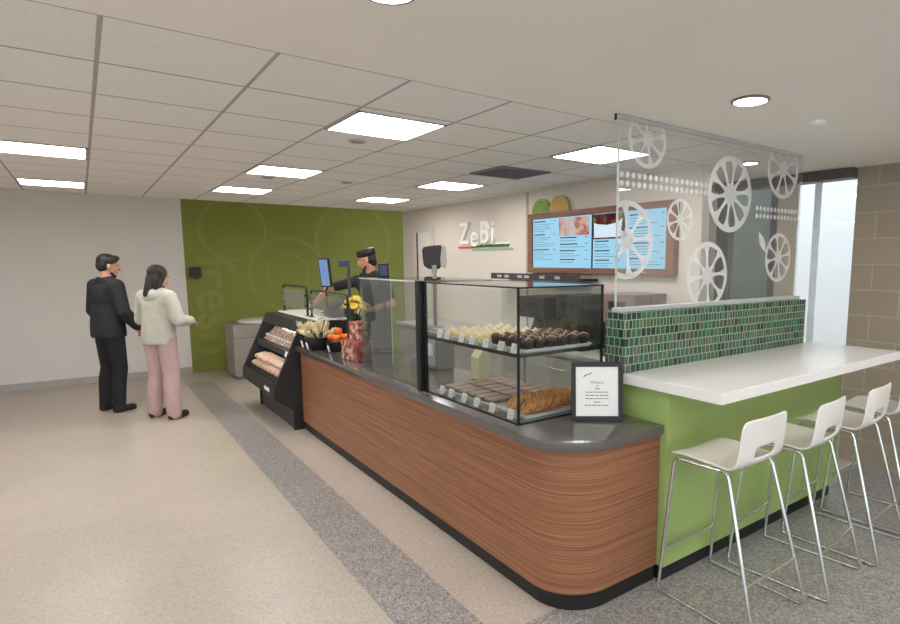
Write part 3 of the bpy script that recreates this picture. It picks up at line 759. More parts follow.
for wd, z in ((.12, .152), (.124, .135), (.124, .118), (.132, .083)): line(.0, wd, z)
line(0, .034, .100)
lpart('printed_line', LB(ink), 'ink', pp, label='rows of small grey print')
for body, size, z in (('Welcome', .017, .203), ('to', .014, .186), ('ZeBi', .016, .170)):
    me = text_mesh(body, size, 'ink', .0003)
    for q in me.vertices: q.co = lean @ Vector((q.co.x, -.0045-q.co.z, z+q.co.y))
    o = bpy.data.objects.new('printed_word', me); COL.objects.link(o); o.parent = pp
lf = MB(); P_ = [(-.074+.026*u, .238+.010*u*0+.0) for u in (0, 1)]
for (x, z, a, s) in ((-.060, .240, .45, .017), (-.036, .250, .42, .015), (-.048, .246, .5, .010)):
    c_, s_ = math.cos(a), math.sin(a); pts = [(s*u, s*.22*math.sin(PI*(u+1)/2)) for u in [q/5 for q in range(-5, 6)]]; pts += [(u, -v) for u, v in pts[-2:0:-1]]
    lf.prism([(x+u*c_-v*s_, z+u*s_+v*c_) for u, v in pts], -.0047, -.0043, fn=lambda u, v, w_: (u, w_, v))
lpart('leaf_emblem', LB(lf), 'ink_leaf', pp)

# ------------------------------------------------------------------ open refrigerated case at the far end
MY0, MY1 = 5.915, 7.33
prof = [(1.72, 1.10), (1.43, .465), (1.425, .35), (1.60, .21), (1.60, 0), (2.30, 0), (2.30, 1.10)]
fnY = lambda u, v, w_: (u, w_, v)
t = thing('refrigerated_case', 'black slanted open-front chiller of packed sandwiches at the end of the counter', 'chiller', (1.95, 6.62, 0))
for y0, y1 in ((MY0, MY0+.04), (MY1-.04, MY1)): part('side_panel', MB().prism(prof, y0, y1, fn=fnY), 'black_plastic', t, bevel=.004)
part('base', MB().box(1.62, 2.28, MY0+.041, MY1-.041, 0, .26), 'dark_grey', t)
part('front_lip', MB().prism([(1.425, .35), (1.43, .50), (1.455, .50), (1.47, .40), (1.62, .27), (1.60, .215)], MY0+.041, MY1-.041, fn=fnY), 'black_plastic', t)
part('deck', MB().box(1.475, 2.28, MY0+.041, MY1-.041, .47, .50), 'black_plastic', t)
part('rear_panel', MB().box(2.24, 2.285, MY0+.041, MY1-.041, .43, 1.06), 'dark_grey', t)
part('shelf', MB().prism([(1.585, .745), (1.60, .80), (1.63, .80), (1.64, .765), (2.23, .745)], MY0+.041, MY1-.041, fn=fnY), 'black_plastic', t)
part('canopy', MB().prism([(1.715, 1.085), (1.68, 1.0), (1.70, 1.0), (1.76, 1.06), (2.24, 1.07), (2.24, 1.095), (1.73, 1.098)], MY0+.041, MY1-.041, fn=fnY), 'black_plastic', t)
part('lamp_tube', MB().tube([(1.76, MY0+.08, 1.04), (1.76, MY1-.08, 1.04)], .012, 10), 'case_lamp', t, smooth=True)
part('lamp_tube', MB().tube([(1.67, MY0+.08, .742), (1.67, MY1-.08, .742)], .008, 10), 'case_lamp', t, smooth=True)
tg = MB()
part('price_strip', MB().obox((1.4215, 6.2, .41), (.0012, 0, 0), (0, .1, 0), (0, 0, .02)).obox((1.585, 6.02, .773), (.0015, 0, -.0005), (0, .04, 0), (.007, 0, .026)), 'paper', t)
solo('prep_board', MB().box(1.86, 2.295, MY0+.01, MY1-.01, 1.1005, 1.118), 'solid_white', 'white prep board lying on the black chiller', 'prep board', (2.0, 6.62, 1.1005), bevel=.004)
# packs: wedge sandwiches standing on the shelf; wrapped rolls on the deck
def wedge(loc, rz, label):
    t = thing('sandwich_pack', label, 'sandwich pack', loc, 'wedge sandwich packs on the chiller shelf', rz)
    tri = [(-.075, 0), (.075, 0), (-.075, .14)]
    fx = lambda u, v, w_: (u, w_, v)
    lpart('bread', MB().prism(tri, -.03, -.012, fn=fx).prism(tri, .012, .03, fn=fx), 'bread', t, bevel=.003)
    lpart('filling', MB().prism([(-.073, .002), (.070, .002), (-.073, .134)], -.0115, .0115, fn=fx), 'ham', t)
    lpart('film', MB().prism([(-.079, -.001), (.083, -.001), (.083, .004), (-.076, .148), (-.079, .148)], -.034, .034, fn=fx), 'film_wrap', t)
    lpart('sticker', MB().obox((.02, -.0346, .045), (.022, 0, 0), (0, .0004, 0), (0, 0, .016)), 'paper', t)
    return t
k0 = None
for i in range(12):
    y = 6.03+.108*i; lb = 'wedge sandwich pack on the chiller shelf, %s from the counter' % ORD[i]
    if k0 is None: k0 = wedge((1.735, y, .8015), PI+random.uniform(-.1, .1), lb); q = k0
    else: q = dup(k0, (1.735, y, .8015), PI+random.uniform(-.1, .1), lb)
def roll(loc, rz, label):
    t = thing('wrapped_roll', label, 'filled roll', loc, 'film-wrapped filled rolls on the chiller deck', rz)
    lpart('roll', MB().lathe([(.001, -.10), (.022, -.095), (.036, -.07), (.040, 0), (.036, .07), (.022, .095), (.001, .10)], (0, 0, .04), 16, R=Matrix.Rotation(PI/2, 3, 'Y'), sx=.85), 'bread', t, smooth=True)
    lpart('filling', MB().obox((0, -.034, .044), (.085, 0, 0), (0, .008, 0), (0, 0, .007)), 'ham', t, bevel=.003)
    lpart('sticker', MB().obox((0, 0, .0755), (.035, 0, 0), (0, .016, 0), (0, 0, .0006)), 'paper', t)
    return t
k0 = None
for i in range(9):
    y = 6.05+.142*i; lb = 'film-wrapped filled roll in the lower layer on the chiller deck, %s from the counter' % ORD[i]
    pos = (1.60, y, .5015); rz = random.uniform(-.22, .22)
    if k0 is None: k0 = roll(pos, rz, lb)
    else: dup(k0, pos, rz, lb)
for i in range(8):
    y = 6.12+.142*i; dup(k0, (1.625, y, .5805), random.uniform(-.3, .3), 'film-wrapped filled roll lying atop the others on the chiller deck, %s from the counter' % ORD[i])
# prep guards: bent black tube carrying a glass sheet
def guard(y0, y1, z0a, z0b, zt, label):
    t = thing('prep_guard', label, 'glass guard', (1.92, (y0+y1)/2, min(z0a, z0b)))
    c = .05; hi, lo = max(y0, y1), min(y0, y1)
    pth = [(1.92, hi, z0a)]+[(1.92, hi-c+c*math.cos(a), zt-c+c*math.sin(a)) for a in [PI/2*k/6 for k in range(7)]]+[(1.92, lo+c-c*math.sin(a), zt-c+c*math.cos(a)) for a in [PI/2*k/6 for k in range(7)]]+[(1.92, lo, z0b)]
    part('tube_frame', MB().tube(pth, .012, 10), 'black_metal', t, smooth=True)
    part('pane', MB().box(1.898, 1.904, lo+.03, hi-.03, zt-.245, zt-.035), 'guard_glass', t)
    for y in (lo, hi):
        for z in (zt-.20, zt-.09): part('clamp', MB().box(1.892, 1.935, y-.018, y+.018, z-.009, z+.009), 'black_metal', t)
    for y, z in ((hi, z0a), (lo, z0b)): part('foot', MB().lathe([(.03, z), (.03, z+.006), (.014, z+.010), (.013, z+.02)], (1.92, y, 0), 14), 'black_metal', t, smooth=True)
guard(7.26, 6.36, 1.1185, 1.1185, 1.43, 'black tube frame holding a glass sheet at the far end of the chiller')
guard(6.22, 5.165, 1.1185, .8655, 1.405, 'black tube frame holding a glass sheet between chiller and fruit bowls')

# ------------------------------------------------------------------ bowls, fruit, flowers, snack boxes
def bowl(x, y, r, h, label):
    t = thing('serving_bowl', label, 'bowl', (x, y, .8655))
    part('bowl', MB().lathe([(.001, .8655), (r*.55, .8655), (r*.8, .8655+h*.35), (r, .8655+h), (r*.97, .8655+h), (r*.76, .8655+h*.38), (r*.5, .8655+.012), (.001, .8655+.012)], (x, y, 0), 28), 'black_plastic', t, smooth=True)
    part('tag_holder', MB().obox((x-r*.98, y-.05, .8655+h*.35), (.002, 0, .001), (0, .022, 0), (-.006, 0, .03)), 'paper', t, label='white price tag')
    return t
bowl(1.745, 5.795, .08, .10, 'black bowl of wrapped rolls nearer the chiller')
bowl(1.785, 5.578, .14, .12, 'large black bowl of wrapped rolls beside the clementines')
bowl(1.88, 5.33, .115, .10, 'black bowl holding orange clementines')
def wrap(loc, rot, label):
    t = thing('wrapped_snack', label, 'wrapped snack', loc, 'paper-wrapped snacks heaped in the black bowls'); t.rotation_euler = rot
    lpart('wrapper', MB().lathe([(.006, -.062), (.010, -.055), (.013, -.045), (.019, 0), (.024, .045), (.019, .058), (.008, .064)], n=10, sx=1.05, sy=.72), 'wrap_cream', t, smooth=True)
    lpart('twist', MB().lathe([(.007, .064), (.006, .068), (.020, .080), (.001, .076)], n=8, sy=.4), 'wrap_green', t)
    return t
k0 = None
for (bx, by, h0, tmax) in ((1.745, 5.79, .90, 30), (1.785, 5.578, .925, 60)):
    for tl, n in ((0, 1), (25, 6), (56, 11)):
        if tl > tmax: continue
        for i in range(n):
            a = 2*PI*(i+.5*(tl > 30))/n; th = math.radians(tl); dd = Vector((math.sin(th)*math.cos(a), math.sin(th)*math.sin(a), math.cos(th)))
            if tl > 30 and math.sin(a) > .8: continue          # leave room for the next bowl
            pos = Vector((bx, by, h0))+dd*(.158+(.012 if i % 2 else -.006)+(.02 if tl == 26 else 0))
            rot = (Matrix.Rotation(a, 3, 'Z') @ Matrix.Rotation(th, 3, 'Y') @ Matrix.Rotation(random.uniform(0, 6), 3, 'Z')).to_euler()
            lb = 'cream paper-wrapped snack standing in the heap of the black bowls'
            if k0 is None: k0 = wrap(pos, rot, lb)
            else: dup(k0, pos, rot=rot)
def fruit(loc, r, mat, name, label, group, rot=0):
    t = thing(name, label, name.replace('_', ' '), loc, group, rot)
    lpart('flesh', MB().lathe([(.001, -.78*r), (.35*r, -.82*r), (.75*r, -.6*r), (r, -.05*r), (.92*r, .45*r), (.6*r, .76*r), (.25*r, .82*r), (.001, .74*r)], (0, 0, .82*r), 18), mat, t, smooth=True)
    lpart('stalk', MB().tube([(0, 0, 1.54*r), (0, .04*r, 1.72*r), (.03*r, .12*r, 1.84*r)], .06*r, 6), 'stalk', t)
    return t
k0 = None
for i, (ra, aa, dz) in enumerate([(.045, .5+2.094*k, .034) for k in range(3)]+[(.064, 1.0+1.571*k, .100) for k in range(4)]+[(.03, 0, .145), (.03, PI, .147)]):
    if i > 6: ra, dz = .0, .158
    if i > 7: break
    loc = (1.88+ra*math.cos(aa), 5.33+ra*math.sin(aa), .8655+dz)
    if k0 is None: k0 = fruit(loc, .0375, 'clementine', 'clementine', 'bright orange clementine heaped in its black bowl', 'clementines in the black bowl')
    else: dup(k0, loc, random.uniform(0, 6))
# snack boxes
def sbox(loc, dims, rz, label):
    t = thing('snack_box', label, 'box', loc, None, rz); a, b, c = dims
    lpart('carton', MB().box(-a, a, -b, b, 0, c), 'snack_print', t, bevel=.003)
    lpart('front_label', MB().obox((-a-.0006, 0, c*.5), (.0004, 0, 0), (0, b*.4, 0), (0, 0, c*.12)), 'bread', t)
    lpart('lid_flap', MB().box(-a*.98, a*.98, -b*.98, b*.98, c+.0005, c+.003), 'label_red', t)
sbox((1.84, 4.76, .8655), (.075, .145, .165), .12, 'red and white patterned snack box standing lowest beside the clementines')
sbox((1.88, 4.82, 1.034), (.05, .07, .15), .2, 'red and white patterned snack box standing atop the larger box')
t = thing('flower_vase', 'dark vase of yellow flowers behind the snack boxes', 'flowers', (2.13, 5.50, .8655))
part('vase', MB().lathe([(.001, .8655), (.05, .8655), (.062, .95), (.05, 1.06), (.04, 1.12), (.048, 1.15), (.042, 1.15), (.034, 1.12), (.001, 1.10)], (2.13, 5.50, 0), 20), 'black_plastic', t, smooth=True)
fl = []
for i in range(15):
    a = 2.4*i; r = .125*math.sqrt((i+.5)/15); x, y, z = 2.10+r*math.cos(a), 5.46+r*math.sin(a), 1.37-.9*r+random.uniform(-.02, .02)
    part('stem', MB().tube([(2.13, 5.50, 1.1), ((2.13+x)/2, (5.50+y)/2, 1.2), (x, y, z-.01)], .003, 5), 'leaf_green', t)
    mb = MB(); R0 = Matrix.Rotation(a, 3, 'Z') @ Matrix.Rotation(.3+4*r, 3, 'Y')
    for k in range(9):
        for (rr, el) in ((.042, .25), (.028, .8)):
            q = R0 @ Matrix.Rotation(2*PI*k/9+rr*40, 3, 'Z') @ Matrix.Rotation(-el, 3, 'Y')
            c_ = Vector((x, y, z))+q @ Vector((rr*.62, 0, 0)); mb.ball(c_, (rr*.55, .011, .0045), 8, R=q)
    mb.ball((x, y, z+.004), .011, 8)
    part('bloom', mb, 'petal_yellow', t, smooth=True)
lv = MB()
for i in range(12):
    a = 2.4*i+.7; q = Matrix.Rotation(a, 3, 'Z') @ Matrix.Rotation(.5, 3, 'Y')
    lv.ball(Vector((2.13, 5.50, 1.2))+q @ Vector((.07, 0, 0)), (.05, .018, .003), 10, R=q)
part('leaf', lv, 'leaf_green', t, smooth=True)
t_ = fruit((2.0, 5.06, 1.08), .036, 'green_apple', 'green_apple', 'green apple on the dark stand beside the flowers', None)
t = thing('riser_stand', 'small dark stand holding the green apple behind the clementines', 'stand', (2.02, 5.08, .8655))
part('column', MB().lathe([(.001, .8655), (.055, .8655), (.05, .885), (.02, .90), (.02, 1.06), (.001, 1.06)], (2.02, 5.08, 0), 16), 'black_plastic', t, smooth=True)
part('plate', MB().lathe([(.001, 1.0605), (.03, 1.0605), (.075, 1.072), (.075, 1.078), (.001, 1.0795)], (2.02, 5.08, 0), 20), 'black_plastic', t, smooth=True)

# ------------------------------------------------------------------ tills and screens
def screen_post(name, x, y, z0, zc, hw, hh, face, tilt, lit, label, cat, base='black_metal'):
    t = thing(name, label, cat, (x, y, z0)); R = Matrix.Rotation(face, 3, 'Z') @ Matrix.Rotation(tilt, 3, 'X')
    ax, ay, az = R @ Vector((1, 0, 0)), R @ Vector((0, 1, 0)), R @ Vector((0, 0, 1)); c = Vector((x, y, zc))
    part('base', MB().lathe([(.07, z0), (.07, z0+.012), (.02, z0+.018)], (x, y, 0), 20), 'black_metal', t, smooth=True)
    part('pole', MB().tube([(x, y, z0+.016), (x, y, zc-hh*1.25), tuple(c+ay*.028-az*hh*.8), tuple(c+ay*.012-az*hh*.6)], .012, 10), 'black_metal', t, smooth=True)
    h = part('housing', MB().obox(c, ax*hw, ay*.015, az*hh), 'black_plastic', t, bevel=.006)
    part('display', MB().obox(c-ay*.0158, ax*(hw-.014), ay*.0006, az*(hh-.016)), lit, h)
    return t
screen_post('till_monitor', 2.21, 6.6, 1.1185, 1.58, .075, .165, math.radians(-62), .12, 'pos_screen', 'tall blue-lit till screen on a pole above the chiller', 'till screen')
t = thing('scanner_pole', 'slim dark pole with a small display head beside the flowers', 'scanner', (2.18, 5.9, .8655))
part('pole', MB().tube([(2.19, 5.82, .8655), (2.19, 5.82, 1.69)], .016, 10), 'dark_grey', t, smooth=True)
part('foot', MB().lathe([(.06, .8655), (.06, .875), (.02, .88)], (2.19, 5.82, 0), 18), 'dark_grey', t, smooth=True)
h = part('head', MB().obox((2.155, 5.84, 1.685), (.045, -.035, 0), (.012, .016, 0), (0, 0, .035)), 'dark_grey', t, bevel=.005)
part('display', MB().obox((2.142, 5.823, 1.685), (.034, -.0265, 0), (.0012, .0016, 0), (0, 0, .022)), 'small_screen', h)
t = thing('cash_register', 'black cash register on the white prep board under the pole', 'cash register', (2.17, 6.10, 1.1185))
part('drawer', MB().box(2.05, 2.285, 5.97, 6.24, 1.1185, 1.19), 'black_plastic', t, bevel=.005)
part('body', MB().prism([(2.07, 1.191), (2.28, 1.191), (2.28, 1.31), (2.22, 1.325), (2.09, 1.24)], 5.985, 6.225, fn=fnY), 'black_plastic', t, bevel=.005)
part('key_pad', MB().obox((2.15, 6.10, 1.286), (.045, 0, .0295), (0, .09, 0), (-.0014, 0, .002)), 'dark_grey', t)
screen_post('customer_display', 2.2, 4.98, .8655, 1.625, .047, .062, math.radians(-30), .05, 'small_screen', 'small grey customer screen on a pole in front of the capped person', 'screen')
# display on the back counter, seen from behind
BC = .90
t = thing('back_counter', 'pale cabinet counter along the cream wall behind the servers', 'counter', (3.7, 5.0, 0))
part('cabinet', MB().box(3.38, 3.98, 2.95, 7.2, .1, BC-.04), 'cabinet_grey', t, bevel=.003)
part('toe_kick', MB().box(3.44, 3.98, 2.95, 7.2, 0, .1), 'black_trim', t)
for k in range(6):
    d_ = part('door', MB().box(3.36, 3.379, 2.97+.705*k, 3.65+.705*k, .13, BC-.07), 'light_grey', t, bevel=.003)
    part('handle', MB().tube([(3.355, 3.05+.705*k, .74), (3.335, 3.05+.705*k, .74), (3.335, 3.25+.705*k, .74), (3.355, 3.25+.705*k, .74)], .006, 6), 'steel', d_)
solo('back_worktop', MB().box(3.34, 3.985, 2.9, 7.22, BC-.0395, BC), 'light_grey', 'pale grey worktop against the cream wall under the menu', 'worktop', (3.7, 5.0, BC-.0395), bevel=.004)
t = thing('register_display', 'black curved screen back with grey side on a tall stand below the wall sign', 'screen', (3.45, 6.3, BC))
part('pole', MB().tube([(3.45, 6.3, BC), (3.45, 6.3, 1.60)], .022, 12), 'steel', t, smooth=True)
part('base', MB().lathe([(.10, BC), (.10, BC+.012), (.03, BC+.02)], (3.45, 6.3, 0), 20), 'steel', t, smooth=True)
Rm = Matrix.Rotation(math.radians(-37), 3, 'Z') @ Matrix.Rotation(math.radians(-4), 3, 'X')
pl = [(-.15, .135), (-.125, .185), (.0, .205), (.14, .215), (.155, .19), (.125, .02), (.135, -.12), (.10, -.155), (-.06, -.15), (-.125, -.10), (-.14, .0)]
c_ = Vector((3.45, 6.36, 1.735)); KS = .8; pl = [(u*KS, v*KS) for u, v in pl]
part('housing', MB().prism(pl, -.03, .02, fn=lambda u, v, w_: tuple(c_+Rm @ Vector((u, w_, v)))), 'black_plastic', t, bevel=.01)
part('side_panel', MB().prism([(u*KS, v*KS) for u, v in [(.135, .20), (.20, .195), (.215, .0), (.205, -.14), (.14, -.12), (.128, .02)]], -.02, .03, fn=lambda u, v, w_: tuple(c_+Rm @ Vector((u+.004, w_, v)))), 'light_grey', t, bevel=.006)
part('bracket', MB().tube([(3.45, 6.3, 1.56), (3.45, 6.31, 1.66)], .03, 10), 'steel', t, smooth=True)
# brewers and shelf under the menu
def brewer(x, y, w_, h, mat, label):
    t = thing('coffee_brewer', label, 'coffee brewer', (x, y, BC)); d_ = .2
    part('base', MB().box(x-d_, x+d_, y-w_, y+w_, BC, BC+.06), 'dark_grey', t, bevel=.006)
    part('column', MB().box(x, x+d_, y-w_, y+w_, BC+.061, BC+h), mat, t, bevel=.006)
    hd = part('head', MB().box(x-d_, x-.001, y-w_, y+w_, BC+h*.55, BC+h), mat, t, bevel=.008)
    part('display', MB().box(x-d_-.002, x-d_-.0004, y-w_*.5, y+w_*.5, BC+h*.76, BC+h*.88), 'black_plastic', hd)
    part('carafe', MB().lathe([(.001, BC+.061), (.07, BC+.061), (.085, BC+.12), (.06, BC+.2), (.05, BC+.23), (.001, BC+.23)], (x-.1, y, 0), 18), 'dark_grey', t, smooth=True)
brewer(3.68, 3.28, .19, .54, 'brewer_brown', 'brown-fronted coffee brewer with a dark display seen behind the glass screen')
brewer(3.70, 3.90, .17, .50, 'dark_grey', 'dark coffee brewer below the menu behind the pastry case')
brewer(3.70, 4.45, .2, .46, 'dark_grey', 'dark coffee brewer below the menu near the display shelf')
t = thing('wall_shelf', 'narrow black shelf with small pale labels fixed below the menu', 'shelf', (3.88, 4.78, 1.52))
part('board', MB().box(3.76, 3.995, 4.02, 5.52, 1.515, 1.535), 'black_plastic', t)
fr = part('front_rail', MB().box(3.755, 3.7595, 4.02, 5.52, 1.512, 1.578), 'dark_grey', t)
lb = MB()
for y in (5.36, 5.22, 4.98, 4.86, 4.6, 4.36): lb.box(3.7535, 3.7547, y-.05, y+.03, 1.53, 1.558)
part('shelf_label', lb, 'light_grey', fr)
solo('white_canister', MB().lathe([(.001, BC), (.075, BC), (.08, BC+.02), (.08, BC+.24), (.07, BC+.27), (.03, BC+.29), (.001, BC+.29)], (3.62, 2.98+.0, 0), 20), 'solid_white', 'white lidded canister on the back worktop at its near end', 'canister', (3.62, 2.98, BC), smooth=True)

# ------------------------------------------------------------------ menu board
t = thing('menu_board', 'two blue lit menu screens in one brown wood frame on the cream wall', 'menu board', (3.96, 4.08, 1.6))
f = MB(); y0, y1, z0, z1 = 3.075, 5.06, 1.585, 2.215
for b in ((y0, y1, z0, z0+.05), (y0, y1, z1-.055, z1), (y0, y0+.085, z0+.05, z1-.055), (y1-.075, y1, z0+.05, z1-.055)): f.box(3.93, 3.998, b[0], b[1], b[2], b[3])
part('frame', f, 'frame_wood', t, bevel=.003)
part('backing', MB().box(3.962, 3.998, y0+.085, y1-.075, z0+.05, z1-.055), 'black_plastic', t)
def hbar(mb, ya, yb, z, hh, x=3.9432): mb.box(x-.0004, x, min(ya, yb), max(ya, yb), z-hh/2, z+hh/2)
# screen one (farther): y 4.975 -> 4.085 ; screen two (nearer): y 4.045 -> 3.17
s1 = part('screen', MB().box(3.944, 3.961, 4.085, 4.975, 1.64, 2.155), 'screen_blue', t, label='lit menu screen with a red meat photograph')
s2 = part('screen', MB().box(3.944, 3.961, 3.17, 4.045, 1.64, 2.155), 'screen_blue', t, label='lit menu screen with a dark photograph in one corner')
part('menu_photo', MB().box(3.9425, 3.9438, 4.10, 4.545, 1.965, 2.145), 'menu_photo_meat', s1)
part('menu_photo', MB().box(3.9425, 3.9438, 3.62, 4.045, 1.915, 2.15), 'menu_photo_cup', s2)
part('menu_photo', MB().prism([(3.69, 1.93), (4.03, 1.93), (4.035, 2.07), (3.97, 2.055), (3.86, 2.045), (3.74, 2.06), (3.665, 2.10)], 3.9418, 3.9424, fn=lambda u, v, w_: (w_, u, v)), 'screen_pale', s2)
def rows(ya, yb, zt, spec, parent):
    dark, lite = MB(), MB(); z = zt
    for kind, n in spec:
        if kind == 'h':
            hbar(dark, ya, ya-(ya-yb)*random.uniform(.5, .75), z, .012); hbar(dark, yb+.035, yb+.005, z, .007); z -= .03
        for _ in range(n): 
            hbar(lite, ya, ya-(ya-yb)*random.uniform(.45, .95), z, .0042); z -= .0235
        z -= .012
    part('menu_heading', dark, 'ink_dark', parent); part('menu_line', lite, 'ink', parent)
rows(4.955, 4.60, 2.125, [('h', 4), ('h', 5), ('h', 4)], s1)
rows(4.53, 4.12, 1.945, [('h', 1), ('h', 1), ('h', 2), ('h', 1)], s1)
rows(4.02, 3.68, 1.895, [('h', 2), ('h', 2), ('h', 3)], s2)
rows(3.58, 3.19, 2.115, [('h', 3), ('h', 4), ('h', 4), ('h', 2)], s2)
part('maker_mark', MB().box(3.9285, 3.9298, 3.36, 3.46, 1.603, 1.615), 'light_grey', t, label='small pale mark on the lower frame')
def cut(y, r, zb, mat, label):
    t = thing('citrus_cutout', label, 'wall decoration', (3.97, y, zb)); n = 40
    th0 = -.55
    def disc(rr, x0, x1, mat_, nm):
        pts = [(y+rr*math.cos(a), zb+r*.08+rr*math.sin(a)) for a in [2*PI*k/n for k in range(n)]]
        pts = [(u, max(v, zb)) for u, v in pts]
        part(nm, MB().prism(pts, x0, x1, fn=lambda u, v, w_: (w_, u, v)), mat_, t)
    disc(r, 3.95, 3.99, 'citrus_rim', 'rind'); disc(r*.86, 3.946, 3.9495, mat, 'flesh')
    sp_ = MB()
    for k in range(10):
        a = 2*PI*k/10; sp_.add([(3.9455, y+q*math.cos(a+s_), max(zb, zb+r*.08+q*math.sin(a+s_))) for q, s_ in ((.05*r, .3), (.8*r, .03), (.8*r, -.03), (.05*r, -.3))], [(0, 1, 2, 3)])
    part('segment_line', sp_, 'citrus_rim', t)
cut(4.865, .142, 2.216, 'citrus_green', 'green lime slice cutout on top of the menu frame')
cut(4.565, .152, 2.216, 'citrus_orange', 'orange slice cutout on top of the menu frame')

# ------------------------------------------------------------------ wall sign
t = thing('wall_sign', 'raised white letters with an orange and green strapline on the cream wall', 'sign', (3.99, 6.15, 1.85))
def wall_text(body, size, mat, yc, zc, depth, sx, name, bold=.0):
    me = text_mesh(body, size, mat, depth, sx, bold)
    for q in me.vertices: q.co = Vector((3.997-depth-q.co.z, yc-q.co.x, zc+q.co.y))-Vector(t.location)
    me.flip_normals() if False else None
    o = bpy.data.objects.new(name, me); COL.objects.link(o); o.parent = t; return o
for ch, yc, s in (('Z', 6.45, .38), ('e', 6.215, .38), ('B', 5.985, .38), ('i', 5.80, .38)):
    wall_text(ch, s, 'sign_white', yc, 2.05 if ch != 'e' else 2.015, .015, .92, 'letter', .004)
g = MB(); g.box(3.985, 3.998, 6.28, 6.62, 1.875, 1.90); part('strapline', g, 'sign_orange', t, label='orange end of the strapline')
g = MB(); y = 6.27
while y > 5.5:
    l = random.uniform(.03, .07); g.box(3.985, 3.998, y-l, y, 1.882, 1.904+random.choice((0, .010))); y -= l+.008
part('strapline', g, 'sign_green', t, label='dark green strapline lettering')
g = MB(); g.box(3.99, 3.998, 5.42, 6.30, 1.842, 1.866); part('underline', g, 'sign_pale_green', t)
g = MB(); g.box(3.985, 3.998, 5.47, 5.76, 1.915, 1.93); part('underline', g, 'sign_white', t)

# ------------------------------------------------------------------ far end of the room
t = thing('wall_dispenser', 'small black box fixed to the green wall', 'wall box', (1.37, 10.0, 1.53))
part('body', MB().box(1.30, 1.45, 9.96, 10.048, 1.47, 1.62), 'black_plastic', t, bevel=.006)
part('nozzle', MB().box(1.35, 1.42, 9.965, 10.02, 1.445, 1.4695), 'dark_grey', t)
t = thing('condiment_stand', 'grey cabinet with an overhanging oval white top by the green wall', 'stand', (1.95, 9.3, 0))
part('cabinet', MB().box(1.66, 2.35, 9.0, 9.62, .05, .80), 'cabinet_grey', t, bevel=.01)
part('base', MB().box(1.70, 2.31, 9.03, 9.60, 0, .05), 'mid_grey', t)
part('band', MB().box(1.655, 2.355, 8.995, 9.0, .60, .615), 'mid_grey', t)
part('top', MB().lathe([(.001, .801), (.40, .801), (.42, .815), (.42, .835), (.40, .845), (.001, .845)], (2.22, 9.28, 0), 36, sx=1.05, sy=.9), 'solid_white', t, smooth=True)

# ------------------------------------------------------------------ people
def fuse(name, mb, mat, parent, voxel=.008, smooth=4, factor=.5):
    """weld overlapping volumes into one continuous skin"""
    me = mb.mesh(name, mat); o = bpy.data.objects.new(name, me); COL.objects.link(o)
    r = o.modifiers.new('weld', 'REMESH'); r.mode = 'VOXEL'; r.voxel_size = voxel
    s = o.modifiers.new('soft', 'SMOOTH'); s.factor = factor; s.iterations = smooth
    bpy.context.view_layer.update()
    m2 = bpy.data.meshes.new_from_object(o.evaluated_get(bpy.context.evaluated_depsgraph_get()))
    o.modifiers.clear(); o.data = m2; bpy.data.meshes.remove(me); m2.name = name
    m2.materials.clear(); m2.materials.append(MATS[mat]); m2.shade_smooth()
    o.parent = parent; return o
def hand(mb, wrist, d, up, thumb, curl=.45):
    """palm, four unequal bent fingers and a thumb off the side; up = back of the hand, thumb = side of the thumb"""
    d, up = Vector(d).normalized(), Vector(up); up = (up-d*up.dot(d)).normalized(); s = Vector(thumb); s = (s-d*s.dot(d)-up*s.dot(up)).normalized()
    w_ = Vector(wrist); R = Matrix((s, d, up)).transposed()
    mb.capsule(w_, w_+d*.03, .024, .026); mb.ball(w_+d*.055, (.042, .052, .017), 14, R=R)
    for k, (off, ln) in enumerate(((.030, .072), (.010, .080), (-.011, .075), (-.031, .058))):
        a = w_+d*.085+s*off; q1 = (d*math.cos(curl)-up*math.sin(curl)); q2 = (d*math.cos(curl*2.1)-up*math.sin(curl*2.1)); q3 = (d*math.cos(curl*2.9)-up*math.sin(curl*2.9))
        b = a+q1*ln*.45; c = b+q2*ln*.32; e = c+q3*ln*.23
        mb.capsule(a-d*.02, b, .0105, .0098, 8); mb.capsule(b, c, .0098, .009, 8); mb.capsule(c, e, .009, .008, 8)
    a = w_+d*.03+s*.032; b = a+(d*.6+s*.6-up*.25).normalized()*.04; c = b+(d*.85+s*.25-up*.35).normalized()*.03
    mb.capsule(a-s*.012, b, .014, .0115, 8); mb.capsule(b, c, .0115, .0095, 8)
